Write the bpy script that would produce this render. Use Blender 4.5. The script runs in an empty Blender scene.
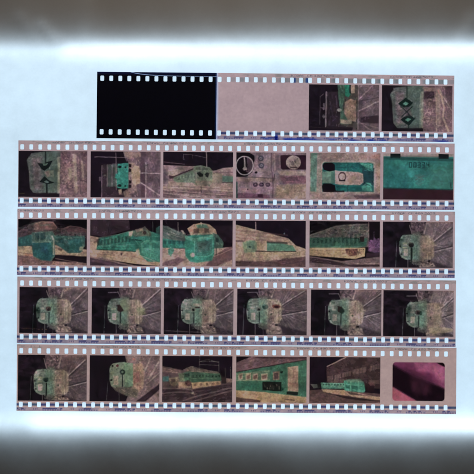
import bpy, math, random
import numpy as np

# ------------------------------------------------------------------ units
# 1 Blender unit = 1 cm on the light table; 19 photo pixels = 1 cm
S = 19.0
def PX(x): return (x - 237.0) / S
def PY(y): return (237.0 - y) / S

scene = bpy.context.scene
C = scene.collection
scene.unit_settings.system = 'METRIC'
scene.unit_settings.scale_length = 0.01

# ------------------------------------------------------------------ camera
cam = bpy.data.cameras.new('camera')
camo = bpy.data.objects.new('camera', cam); C.objects.link(camo)
H = 48.0
camo.location = (0, 0, H)
cam.sensor_width = 36
cam.lens = 36 * H / (474 / S)
cam.clip_start = 0.5; cam.clip_end = 500
scene.camera = camo

# ------------------------------------------------------------------ light
w = bpy.data.worlds.new('World'); scene.world = w; w.use_nodes = True
bg = w.node_tree.nodes['Background']
bg.inputs[0].default_value = (1.0, 0.93, 0.84, 1); bg.inputs[1].default_value = 0.02
def area(name, x0, y0, x1, y1, z, power, col, up=True, spread=180):
    l = bpy.data.lights.new(name, 'AREA'); l.shape = 'RECTANGLE'
    l.size = abs(x1 - x0); l.size_y = abs(y1 - y0); l.energy = power; l.color = col
    l.spread = math.radians(spread)
    o = bpy.data.objects.new(name, l); C.objects.link(o)
    o.location = ((x0 + x1) / 2, (y0 + y1) / 2, z)
    if up: o.rotation_euler = (math.pi, 0, 0)
    return o
# lamps inside the light table: the wide even panel and a tube along each long edge
def panel_power(rad, x0, y0, x1, y1): return rad * math.pi * abs((x1 - x0) * (y1 - y0))
def lit(name, a, z, rad, col): return area(name, *a, z, panel_power(rad, *a), col)
COOL = (0.605, 0.815, 0.985)
lit('panel_lamp', (PX(-60), PY(429), PX(540), PY(46)), -0.62, 1.80, COOL)
BLUE = (0.68, 0.86, 1.0)
lit('tube_lamp_top', (PX(-60), PY(54.5), PX(560), PY(45)), -0.50, 1.7, BLUE)
lit('tube_lamp_top_core', (PX(62), PY(54.5), PX(560), PY(45)), -0.55, 2.3, BLUE)
tb = lit('tube_lamp_bottom', (PX(-60), PY(430), PX(560), PY(418.5)), -0.50, 1.5, BLUE)
tc_ = lit('tube_lamp_bottom_core', (PX(30), PY(430), PX(560), PY(418.5)), -0.55, 2.4, BLUE)
for t_ in (tb, tc_): t_.rotation_euler = (math.pi, 0, math.radians(-0.4))
# faint room light from above
ro = area('room_lamp', -14, 24, 14, 34, 17, 4200, (1.0, 0.84, 0.68), up=False)
ro.rotation_euler = (math.radians(-50), 0, 0)

scene.view_settings.view_transform = 'Standard'
scene.view_settings.look = 'None'
scene.view_settings.exposure = 0
scene.view_settings.gamma = 1
cy = scene.cycles
cy.max_bounces = 8; cy.transparent_max_bounces = 24; cy.diffuse_bounces = 2; cy.transmission_bounces = 4
cy.filter_width = 1.8

# ------------------------------------------------------------------ helpers
def lin(c):
    c = np.asarray(c, float) / 255.0
    return np.where(c <= 0.04045, c / 12.92, ((c + 0.055) / 1.055) ** 2.4)
LIGHT = lin((208, 234, 252))           # what the lit sheet looks like
BASE_SEEN = lin((174, 152, 159))       # what the bare film looks like over it
BASE_T = BASE_SEEN / LIGHT

def link(name, me, mat=None, parent=None, label=None):
    o = bpy.data.objects.new(name, me); C.objects.link(o)
    if mat: me.materials.append(mat)
    if parent: o.parent = parent
    if label: o['label'] = label
    return o
def mesh(name, vs, fs):
    me = bpy.data.meshes.new(name)
    me.from_pydata([tuple(v) for v in vs], [], fs); me.update()
    return me
class NT:
    def __init__(s, name):
        s.m = bpy.data.materials.new(name); s.m.use_nodes = True
        s.t = s.m.node_tree; s.t.nodes.clear()
        s.out = s.t.nodes.new('ShaderNodeOutputMaterial')
    def n(s, kind, **k):
        x = s.t.nodes.new('ShaderNode' + kind)
        for a, b in k.items():
            if a.startswith('i_'): x.inputs[int(a[2:])].default_value = b
            else: setattr(x, a, b)
        return x
    def l(s, a, b): s.t.links.new(a, b)
    def math(s, op, a, b=None, c=None, clamp=False):
        x = s.n('Math', operation=op, use_clamp=clamp)
        for i, v in enumerate((a, b, c)):
            if v is None: continue
            if isinstance(v, (int, float)): x.inputs[i].default_value = v
            else: s.l(v, x.inputs[i])
        return x.outputs[0]
    def film(s, colsock, gloss=0.05, rough=0.22, col=None):
        tr = s.n('BsdfTransparent')
        if colsock is not None: s.l(colsock, tr.inputs[0])
        else: tr.inputs[0].default_value = (*col, 1)
        gl = s.n('BsdfGlossy'); gl.inputs['Roughness'].default_value = rough
        gl.inputs[0].default_value = (1, 1, 1, 1)
        mx = s.n('MixShader'); mx.inputs[0].default_value = gloss
        s.l(tr.outputs[0], mx.inputs[1]); s.l(gl.outputs[0], mx.inputs[2])
        s.l(mx.outputs[0], s.out.inputs[0])
        return s.m

def mixcol(nt, fac, a, b):
    x = nt.n('Mix', data_type='RGBA')
    nt.l(fac, x.inputs[0])
    for i, v in ((6, a), (7, b)):
        if isinstance(v, tuple): x.inputs[i].default_value = (*v, 1) if len(v) == 3 else v
        else: nt.l(v, x.inputs[i])
    return x.outputs[2]

# ------------------------------------------------------------------ the lit sheet
nt = NT('matte diffuser sheet')
tc = nt.n('TexCoord')
n1 = nt.n('TexNoise'); n1.inputs['Scale'].default_value = 1.6; n1.inputs['Detail'].default_value = 5
n2 = nt.n('TexNoise'); n2.inputs['Scale'].default_value = 9.0; n2.inputs['Detail'].default_value = 4; n2.inputs['Roughness'].default_value = 0.65
nt.l(tc.outputs['Object'], n1.inputs['Vector']); nt.l(tc.outputs['Object'], n2.inputs['Vector'])
f = nt.math('ADD', nt.math('MULTIPLY', n1.outputs[0], 0.16), nt.math('MULTIPLY', n2.outputs[0], 0.12))
n0 = nt.n('TexNoise'); n0.inputs['Scale'].default_value = 0.22; n0.inputs['Detail'].default_value = 2; nt.l(tc.outputs['Object'], n0.inputs['Vector'])
f = nt.math('ADD', nt.math('ADD', f, nt.math('MULTIPLY', nt.math('SUBTRACT', n0.outputs[0], 0.5), 0.22)), 0.66)
cc = nt.n('CombineColor'); nt.l(f, cc.inputs[0]); nt.l(f, cc.inputs[1]); nt.l(f, cc.inputs[2])
tl = nt.n('BsdfTranslucent'); nt.l(cc.outputs[0], tl.inputs[0])
df = nt.n('BsdfDiffuse'); df.inputs[0].default_value = (0.62, 0.60, 0.58, 1)
mx = nt.n('MixShader'); mx.inputs[0].default_value = 0.35
nt.l(tl.outputs[0], mx.inputs[1]); nt.l(df.outputs[0], mx.inputs[2]); nt.l(mx.outputs[0], nt.out.inputs[0])
SHEET = nt.m

def sheet():
    nx, ny = 260, 220
    X0, X1, Y0, Y1 = -30, 30, -26, 26
    xs = np.linspace(X0, X1, nx); ys = np.linspace(Y0, Y1, ny)
    gx, gy = np.meshgrid(xs, ys)
    z = 0.07 * np.sin(gx * 0.37 + 0.6 * np.sin(gy * 0.21)) + 0.035 * np.sin(gx * 0.93 + 1.3 + gy * .3) * np.cos(gy * .5) + 0.012 * np.sin(gx * 2.1 + gy * 1.1)
    def crease(p, q, h, wd):
        (ax, ay), (bx, by) = [(PX(a), PY(b)) for a, b in (p, q)]
        dx, dy = bx - ax, by - ay; L = math.hypot(dx, dy)
        t = np.clip(((gx - ax) * dx + (gy - ay) * dy) / L / L, 0, 1)
        d = np.hypot(gx - ax - t * dx, gy - ay - t * dy)
        return h * np.exp(-(d / wd) ** 2)
    z = z + crease((42, 26), (56, 42), 0.10, .25) + crease((20, 18), (38, 40), 0.05, .3) + crease((472, 20), (460, 46), 0.07, .4)
    z = z + crease((87, 0), (84, 60), 0.05, .35)
    # flat where the strips lie
    edge = np.clip((np.abs(gy) - 8.9) / 1.6, 0, 1); edge = edge * edge * (3 - 2 * edge)
    z = z * edge
    vs = np.stack([gx, gy, z], -1).reshape(-1, 3)
    fs = [(j * nx + i, j * nx + i + 1, (j + 1) * nx + i + 1, (j + 1) * nx + i) for j in range(ny - 1) for i in range(nx - 1)]
    me = mesh('light_table_surface', vs, fs)
    for p in me.polygons: p.use_smooth = True
    o = link('light_table_surface', me, SHEET)
    o['kind'] = 'structure'
sheet()

# ------------------------------------------------------------------ film materials
def base_material(name, tint=(1, 1, 1), lead=None):
    """Tinted clear film, drawn as a thin solid: each of its two faces takes the root of the tint."""
    nt = NT(name)
    tc = nt.n('TexCoord')
    no = nt.n('TexNoise'); no.inputs['Scale'].default_value = 5.5; no.inputs['Detail'].default_value = 6; no.inputs['Roughness'].default_value = 0.7
    nt.l(tc.outputs['Object'], no.inputs['Vector'])
    nb = nt.n('TexNoise'); nb.inputs['Scale'].default_value = 1.3; nb.inputs['Detail'].default_value = 3
    nt.l(tc.outputs['Object'], nb.inputs['Vector'])
    v = nt.math('ADD', nt.math('MULTIPLY', nt.math('SUBTRACT', no.outputs[0], 0.5), 0.75), nt.math('MULTIPLY', nt.math('SUBTRACT', nb.outputs[0], 0.5), 0.35))
    t = BASE_T * np.array(tint)
    a = tuple(np.clip((t * np.array((0.74, 0.72, 0.78))) ** .5, 0, 1)); b = tuple(np.clip((t * np.array((1.24, 1.26, 1.20))) ** .5, 0, 1))
    col = mixcol(nt, nt.math('ADD', v, 0.5, clamp=True), a, b)
    # the dark latent stripe printed along the lower perforations (and faintly along the upper ones of the leader strip)
    sp = nt.n('SeparateXYZ'); nt.l(tc.outputs['Object'], sp.inputs[0])
    cx = nt.n('CombineXYZ'); nt.l(sp.outputs[0], cx.inputs[0]); cx.inputs[1].default_value = 3.7
    ns = nt.n('TexNoise'); ns.inputs['Scale'].default_value = 2.3; ns.inputs['Detail'].default_value = 1; nt.l(cx.outputs[0], ns.inputs['Vector'])
    d0 = nt.math('ABSOLUTE', nt.math('SUBTRACT', sp.outputs[1], (PB + PH / 2) / 10))
    m0 = nt.math('MULTIPLY', nt.math('SUBTRACT', 0.085, d0), 20.0, clamp=True)
    dark = mixcol(nt, nt.math('MULTIPLY', nt.math('SUBTRACT', ns.outputs[0], 0.38), 4.0, clamp=True), tuple(np.clip(lin((48, 58, 106)) / LIGHT, 0, 1) ** .5), tuple(np.clip(lin((56, 80, 100)) / LIGHT, 0, 1) ** .5))
    col = mixcol(nt, nt.math('MULTIPLY', m0, 0.93), col, dark)
    if lead:
        d1 = nt.math('ABSOLUTE', nt.math('SUBTRACT', sp.outputs[1], 3.5 - (PB + PH / 2) / 10))
        m1 = nt.math('MULTIPLY', nt.math('MULTIPLY', nt.math('SUBTRACT', 0.14, d1), 20.0, clamp=True), nt.math('MULTIPLY', nt.math('SUBTRACT', ns.outputs[0], 0.3), 2.2, clamp=True))
        col = mixcol(nt, m1, col, tuple(np.clip(lin((104, 116, 124)) / LIGHT, 0, 1) ** .5))
        for cxp in (293.2, 307.5):                      # two blue spots between upper perforations
            dx_ = nt.math('ABSOLUTE', nt.math('SUBTRACT', sp.outputs[0], (cxp - 96.9) / 19.0))
            m2 = nt.math('MULTIPLY', nt.math('MULTIPLY', nt.math('SUBTRACT', 0.15, dx_), 14.0, clamp=True), nt.math('MULTIPLY', nt.math('SUBTRACT', 0.13, nt.math('ABSOLUTE', nt.math('SUBTRACT', d1, 0.03))), 14.0, clamp=True))
            col = mixcol(nt, m2, col, tuple(np.clip(lin((44, 70, 124)) / LIGHT, 0, 1) ** .5))
        m3 = nt.math('MULTIPLY', nt.math('SUBTRACT', 0.12, nt.math('ABSOLUTE', nt.math('SUBTRACT', sp.outputs[0], (276.5 - 96.9) / 19.0))), 14.0, clamp=True)
        m3 = nt.math('MULTIPLY', m3, nt.math('MULTIPLY', nt.math('SUBTRACT', 0.34, sp.outputs[1]), 8.0, clamp=True))
        col = mixcol(nt, m3, col, tuple(np.clip(lin((24, 44, 130)) / LIGHT, 0, 1) ** .5))
    if lead:                                            # pale bluish rim where the exposed leader ends
        sep = nt.n('SeparateXYZ'); nt.l(tc.outputs['Object'], sep.inputs[0])
        d = nt.math('SUBTRACT', sep.outputs[0], lead)
        g = nt.math('SUBTRACT', 1.0, nt.math('DIVIDE', d, 0.13), clamp=True)
        col = mixcol(nt, g, col, (0.85, 0.80, 0.88))
    return nt.film(col)

def leader_material(xend):
    nt = NT('fully exposed black leader')
    tc = nt.n('TexCoord'); sep = nt.n('SeparateXYZ'); nt.l(tc.outputs['Object'], sep.inputs[0])
    x, y = sep.outputs[0], sep.outputs[1]
    # a long scratch that drops from the top edge and runs along the perforations (cm)
    e = nt.math('EXPONENT', nt.math('MULTIPLY', nt.math('SUBTRACT', x, 1.78), -1.35))
    fy = nt.math('SUBTRACT', 3.5, nt.math('MULTIPLY', nt.math('SUBTRACT', 1.0, e), 0.196))
    d = nt.math('ABSOLUTE', nt.math('SUBTRACT', y, fy))
    s = nt.math('SUBTRACT', 1.0, nt.math('DIVIDE', d, 0.021), clamp=True)
    s = nt.math('MULTIPLY', s, nt.math('GREATER_THAN', x, 1.76))
    fade = nt.math('SUBTRACT', 1.0, nt.math('DIVIDE', nt.math('SUBTRACT', x, 1.76), 8.5), clamp=True)
    s = nt.math('MULTIPLY', s, nt.math('ADD', fade, 0.12), clamp=True)
    s = nt.math('SQRT', s)
    rim = nt.math('SUBTRACT', 1.0, nt.math('DIVIDE', nt.math('SUBTRACT', xend, x), 0.10), clamp=True)
    yr = nt.math('SUBTRACT', 1.0, nt.math('DIVIDE', nt.math('SUBTRACT', 3.5, y), 0.2), clamp=True)
    col = mixcol(nt, yr, (0.035, 0.030, 0.055), (0.085, 0.10, 0.21))
    col = mixcol(nt, rim, col, (0.12, 0.20, 0.34))
    col = mixcol(nt, s, col, (0.72, 0.74, 0.85))
    return nt.film(col, 0.03, 0.3)

def layer_material():
    nt = NT('dyed emulsion')
    at = nt.n('Attribute', attribute_name='dye')
    return nt.film(at.outputs['Color'], 0.035, 0.3)
DYE = layer_material()

# ------------------------------------------------------------------ film geometry (local mm / 10)
def zcurve(k):
    r = random.Random(k * 7 + 1)
    a = [r.uniform(-1, 1) for _ in range(6)]
    def z(x, y):        # x, y in mm
        v = (y - 17.5) / 17.5
        return 0.03 + 0.020 * (1 + math.sin(x / 31.0 + a[0] * 3)) * (0.35 + 0.65 * v * v) + 0.008 * (1 + math.sin(x / 13.0 + a[1] * 3 + v))
    return z

PITCH, PW, PH, PB = 4.752, 1.98, 2.79, 2.0
def perforated(name, x0, x1, ox, zf, skew=0.0):
    """A length of 35 mm film with its two rows of rounded perforations. ox = centre of the first one."""
    vs, fs, idx = [], [], {}
    def V(x, y, z=None):
        if z is None: z = zf(x, y)
        key = (round(x, 4), round(y, 4))
        if key not in idx:
            idx[key] = len(vs); vs.append((x / 10, y / 10, z))
        return idx[key]
    cols = [x0]
    k = math.ceil((x0 - (ox - PITCH / 2)) / PITCH - 1e-6)
    b = ox - PITCH / 2 + k * PITCH
    while b < x1 - 0.02:
        if b > x0 + 0.02: cols.append(b)
        b += PITCH
    cols.append(x1)
    rows = [0, PB, PB + PH] + list(np.linspace(PB + PH, 35 - PB - PH, 9)[1:-1]) + [35 - PB - PH, 35 - PB, 35]
    for i in range(len(cols) - 1):
        xa, xb = cols[i], cols[i + 1]
        k = round(((xa + xb) / 2 - ox) / PITCH)
        cxm = min((ox + q * PITCH for q in (k - 1, k, k + 1)), key=lambda c: abs(c - (xa + xb) / 2))
        for j in range(len(rows) - 1):
            ya, yb = rows[j], rows[j + 1]
            if j in (1, len(rows) - 3):
                c = cxm
                hx0, hx1 = max(c - PW / 2, xa), min(c + PW / 2, xb)
                if hx1 - hx0 > PW * 0.98:
                    r = 0.5; cyy = (ya + yb) / 2; hh = PH / 2 - 0.001
                    z00, z10, z11, z01 = zf(xa, ya), zf(xb, ya), zf(xb, yb), zf(xa, yb)
                    def B(x, y):
                        u = (x - xa) / (xb - xa); v = (y - ya) / (yb - ya)
                        return (z00 * (1 - u) + z10 * u) * (1 - v) + (z01 * (1 - u) + z11 * u) * v
                    inner, outer = [], []
                    for (sx, sy, a0) in ((1, 1, 0), (-1, 1, 90), (-1, -1, 180), (1, -1, 270)):
                        for q in range(5):
                            a = math.radians(a0 + q * 22.5)
                            px = c + sx * (PW / 2 - r) + r * math.cos(a); py = cyy + sy * (hh - r) + r * math.sin(a)
                            inner.append((px, py))
                            ex, ey = (xb if sx > 0 else xa), (yb if sy > 0 else ya)
                            first = (q < 2); last = (q > 2)
                            if q == 2: outer.append((ex, ey))
                            else:
                                horiz = (first and a0 in (0, 180)) or (last and a0 in (90, 270))
                                if horiz: outer.append((ex, py))
                                else: outer.append((px, ey))
                    n = len(inner)
                    # the perforation touches the band's borders: squeeze it in a hair
                    ii = [V(x, min(max(y, ya + .012), yb - .012), B(x, y)) for x, y in inner]
                    oo = [V(x, y, B(x, y)) for x, y in outer]
                    for q in range(n):
                        f4 = [oo[q], oo[(q + 1) % n], ii[(q + 1) % n], ii[q]]
                        fs.append(tuple(f4))
                    continue
            fs.append((V(xa, ya), V(xb, ya), V(xb, yb), V(xa, yb)))
    fs = [f for f in fs if len(set(f)) == 4]
    me = mesh(name, vs, fs)
    return me

def dyed_grid(name, x0, y0, x1, y1, img, zf, parent, lift, label=None, mask=None):
    """img: float array rows (top first) x cols x 3 of transmittance, one value per vertex."""
    ny, nx, _ = img.shape
    xs = np.linspace(x0, x1, nx); ys = np.linspace(y1, y0, ny)
    gx, gy = np.meshgrid(xs, ys)
    zz = np.vectorize(zf)(gx, gy) + lift
    co = np.stack([gx / 10, gy / 10, zz], -1).astype(np.float32).reshape(-1)
    me = bpy.data.meshes.new(name)
    q = np.arange(nx * ny).reshape(ny, nx)
    F = np.stack([q[1:, :-1], q[1:, 1:], q[:-1, 1:], q[:-1, :-1]], -1).reshape(-1, 4)
    if mask is not None: F = F[mask[:-1, :-1].reshape(-1)]
    me.vertices.add(nx * ny); me.vertices.foreach_set('co', co)
    me.loops.add(F.size); me.loops.foreach_set('vertex_index', F.reshape(-1).astype(np.int32))
    me.polygons.add(len(F)); me.polygons.foreach_set('loop_start', np.arange(0, F.size, 4, dtype=np.int32))
    me.update(calc_edges=True)
    at = me.attributes.new('dye', 'FLOAT_COLOR', 'POINT')
    rgba = np.concatenate([np.clip(img, 0, 1), np.ones((ny, nx, 1))], -1).astype(np.float32)
    at.data.foreach_set('color', rgba.reshape(-1))
    return link(name, me, DYE, parent, label)

# ------------------------------------------------------------------ picture drawing
def vnoise(shape, sx, sy, rng, oct=3):
    H_, W_ = shape; out = np.zeros(shape); amp = 1; tot = 0
    for o in range(oct):
        gw, gh = max(2, int(W_ / sx) + 2), max(2, int(H_ / sy) + 2)
        g = rng.standard_normal((gh, gw))
        u = np.linspace(0, gw - 1.001, W_); v = np.linspace(0, gh - 1.001, H_)
        iu = u.astype(int); iv = v.astype(int); fu = u - iu; fv = v - iv
        fu = fu * fu * (3 - 2 * fu); fv = (fv * fv * (3 - 2 * fv))[:, None]
        a = g[iv][:, iu]; b = g[iv][:, iu + 1]; c = g[iv + 1][:, iu]; d = g[iv + 1][:, iu + 1]
        out += amp * ((a * (1 - fu) + b * fu) * (1 - fv) + (c * (1 - fu) + d * fu) * fv)
        tot += amp; amp *= 0.6; sx = max(1.2, sx / 2); sy = max(1.2, sy / 2)
    return out / tot

class Pic:
    """One negative. Coordinates x 0..456, y 0..444 style are mapped from rect to the frame."""
    def __init__(s, rect, bgc, seed, W=184, Hh=124, warp=1.0):
        s.r = rect; s.W, s.H = W, Hh
        s.rng = np.random.default_rng(seed)
        s.im = np.zeros((Hh, W, 3)) + np.array(bgc, float)
        x0, y0, x1, y1 = rect
        s.X, s.Y = np.meshgrid(np.linspace(x0, x1, W), np.linspace(y0, y1, Hh))
        s.px = (x1 - x0) / W
        if warp:
            for sc, am in ((34, 2.2), (13, 2.0), (6, 1.2)):
                s.X = s.X + vnoise(s.X.shape, sc / s.px, sc / s.px, s.rng, 1) * am * warp * .2
                s.Y = s.Y + vnoise(s.X.shape, sc / s.px, sc / s.px, s.rng, 1) * am * warp * .2
    def blend(s, m, col):
        m = m[..., None]
        s.im = s.im * (1 - m) + np.array(col, float) * m
    def mpoly(s, pts, soft=3.0):
        pts = np.array(pts, float); n = len(pts)
        inside = np.zeros(s.X.shape, bool); dist = np.full(s.X.shape, 1e9)
        for i in range(n):
            ax, ay = pts[i]; bx, by = pts[(i + 1) % n]
            dx, dy = bx - ax, by - ay; L = dx * dx + dy * dy + 1e-9
            t = np.clip(((s.X - ax) * dx + (s.Y - ay) * dy) / L, 0, 1)
            dist = np.minimum(dist, np.hypot(s.X - ax - t * dx, s.Y - ay - t * dy))
            if ay != by:
                c = ((ay > s.Y) != (by > s.Y)) & (s.X < dx * (s.Y - ay) / (by - ay) + ax)
                inside ^= c
        sd = np.where(inside, dist, -dist)
        return np.clip(sd / soft + 0.5, 0, 1)
    def P(s, col, *pts, a=1.0, soft=3.5): s.blend(s.mpoly(pts, soft) * a, col); return s
    def R(s, col, x0, y0, x1, y1, a=1.0, soft=3.0): return s.P(col, (x0, y0), (x1, y0), (x1, y1), (x0, y1), a=a, soft=soft)
    def L(s, col, wd, *pts, a=1.0):
        m = np.zeros(s.X.shape)
        for (ax, ay), (bx, by) in zip(pts[:-1], pts[1:]):
            dx, dy = bx - ax, by - ay; LL = dx * dx + dy * dy + 1e-9
            t = np.clip(((s.X - ax) * dx + (s.Y - ay) * dy) / LL, 0, 1)
            d = np.hypot(s.X - ax - t * dx, s.Y - ay - t * dy)
            m = np.maximum(m, np.clip((wd / 2 - d) / 2.4 + 0.5, 0, 1))
        s.blend(m * a, col); return s
    def E(s, col, cx, cy, rx, ry=None, a=1.0, ring=None):
        ry = ry or rx
        d = np.hypot((s.X - cx) / rx, (s.Y - cy) / ry)
        sd = (1 - d) * min(rx, ry)
        m = np.clip(sd / 3 + 0.5, 0, 1)
        if ring: m = np.clip((ring / 2 - np.abs(sd)) / 2.4 + 0.5, 0, 1)
        s.blend(m * a, col); return s
    def N(s, amp, sx, sy, *pts, tint=(1, 1, 1), oct=3):
        """multiply a region by noise"""
        m = s.mpoly(pts, 6) if pts else np.ones(s.X.shape)
        n = vnoise(s.X.shape, sx / s.px, sy / s.px, s.rng, oct) * amp
        s.im = s.im * (1 + (n * m)[..., None] * np.array(tint)); return s
    def B(s, cols, n, size, ang, *pts, a=0.6, ln=3.0, jit=0.25):
        """scatter many short strokes inside a polygon: stands for the busy detail of the scene"""
        pts = np.array(pts, float); lo, hi = pts.min(0), pts.max(0)
        reg = s.mpoly(pts, 3)
        n = int(n * 1.5); size = size * .85; a = min(1, a * .95)
        m0 = [np.zeros(s.X.shape) for _ in cols]
        x0, y0, x1, y1 = s.r
        for i in range(n):
            x, y = s.rng.uniform(lo, hi); k = s.rng.integers(len(cols))
            sz = size * s.rng.uniform(.5, 1.3); th = math.radians(ang) + s.rng.normal() * jit
            l = sz * ln * s.rng.uniform(.4, 1.4)
            rad = l + sz + 4
            c0, c1 = int((x - rad - x0) / s.px), int((x + rad - x0) / s.px) + 1
            r0, r1 = int((y - rad - y0) / (y1 - y0) * s.H), int((y + rad - y0) / (y1 - y0) * s.H) + 1
            c0, r0 = max(c0, 0), max(r0, 0)
            if c1 <= c0 or r1 <= r0: continue
            XX, YY = s.X[r0:r1, c0:c1] - x, s.Y[r0:r1, c0:c1] - y
            u = XX * math.cos(th) + YY * math.sin(th); v = -XX * math.sin(th) + YY * math.cos(th)
            d = np.hypot(np.maximum(np.abs(u) - l / 2, 0), v)
            m = np.clip((sz / 2 - d) / 2 + 0.5, 0, 1) * s.rng.uniform(.4, 1)
            m0[k][r0:r1, c0:c1] = np.maximum(m0[k][r0:r1, c0:c1], m)
        for k, c in enumerate(cols): s.blend(m0[k] * reg * a, c)
        return s
    def blur(s, n=1):
        for _ in range(n):
            p = np.pad(s.im, ((1, 1), (1, 1), (0, 0)), 'edge')
            s.im = (p[:-2, 1:-1] + p[2:, 1:-1] + p[1:-1, :-2] + p[1:-1, 2:] + 2 * p[1:-1, 1:-1]) / 6
        return s
    def done(s, busy=1.0):
        s.blur(1)
        soft = s.im.copy()
        for _ in range(7):
            p = np.pad(soft, ((1, 1), (1, 1), (0, 0)), 'edge')
            soft = (p[:-2, 1:-1] + p[2:, 1:-1] + p[1:-1, :-2] + p[1:-1, 2:] + p[1:-1, 1:-1]) / 5
        lq = s.im.mean(-1, keepdims=True); s.im = s.im * np.where(lq > 112, (112 + (lq - 112) * .55) / (lq + 1e-3), 1)
        l0 = s.im.mean(-1, keepdims=True); l1 = soft.mean(-1, keepdims=True)
        s.im = np.clip(s.im * np.clip((l0 + (l0 - l1) * 0.4) / (l0 + 1e-3), .5, 1.6), 0, 255)
        s.im = s.im * (1 + 0.12 * np.clip((s.im.mean(-1, keepdims=True) - 60) / 70, 0, 1))
        wm = np.clip((s.im[..., 0:1] - s.im[..., 2:3]) / 45.0, 0, 1)
        s.im = s.im + wm * np.array((-1, -2, 3.))
        for sc, am in ((70, .20), (30, .20), (10, .17), (4.5, .20)):
            s.N(am * busy * .38, sc, sc, oct=1)
        for c, am in ((0, 3.0), (1, 2.5), (2, 3.5)):
            s.im[..., c] += vnoise(s.X.shape, 10, 10, s.rng, 2) * am * (0.3 + s.im.mean(-1) / 120)
        l = s.im.mean(-1, keepdims=True)
        g_ = np.clip((s.im[..., 1:2] - s.im[..., 0:1]) / 30.0, 0, 1)
        s.im = l * (1 - .05 * g_) + (s.im - l) * (getattr(s, 'sat', .88) - 0.26 * g_ * (1 if not hasattr(s, 'sat') else .6))
        s.blur(getattr(s, 'pb', 1))
        g = s.rng.standard_normal(s.im.shape) * 2.2
        s.im = np.clip(s.im + g, 0, 255)
        return np.clip(lin(s.im) / BASE_SEEN, 0, 1)

K = (27, 18, 30); DM = (58, 43, 54); MV = (104, 84, 92); LM = (140, 116, 120); TAN = (158, 130, 116); LT = (188, 160, 146)
GR = (40, 128, 116); DG = (30, 84, 80); GG = (84, 96, 88); OL = (108, 108, 88); BR = (92, 62, 58)

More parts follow.
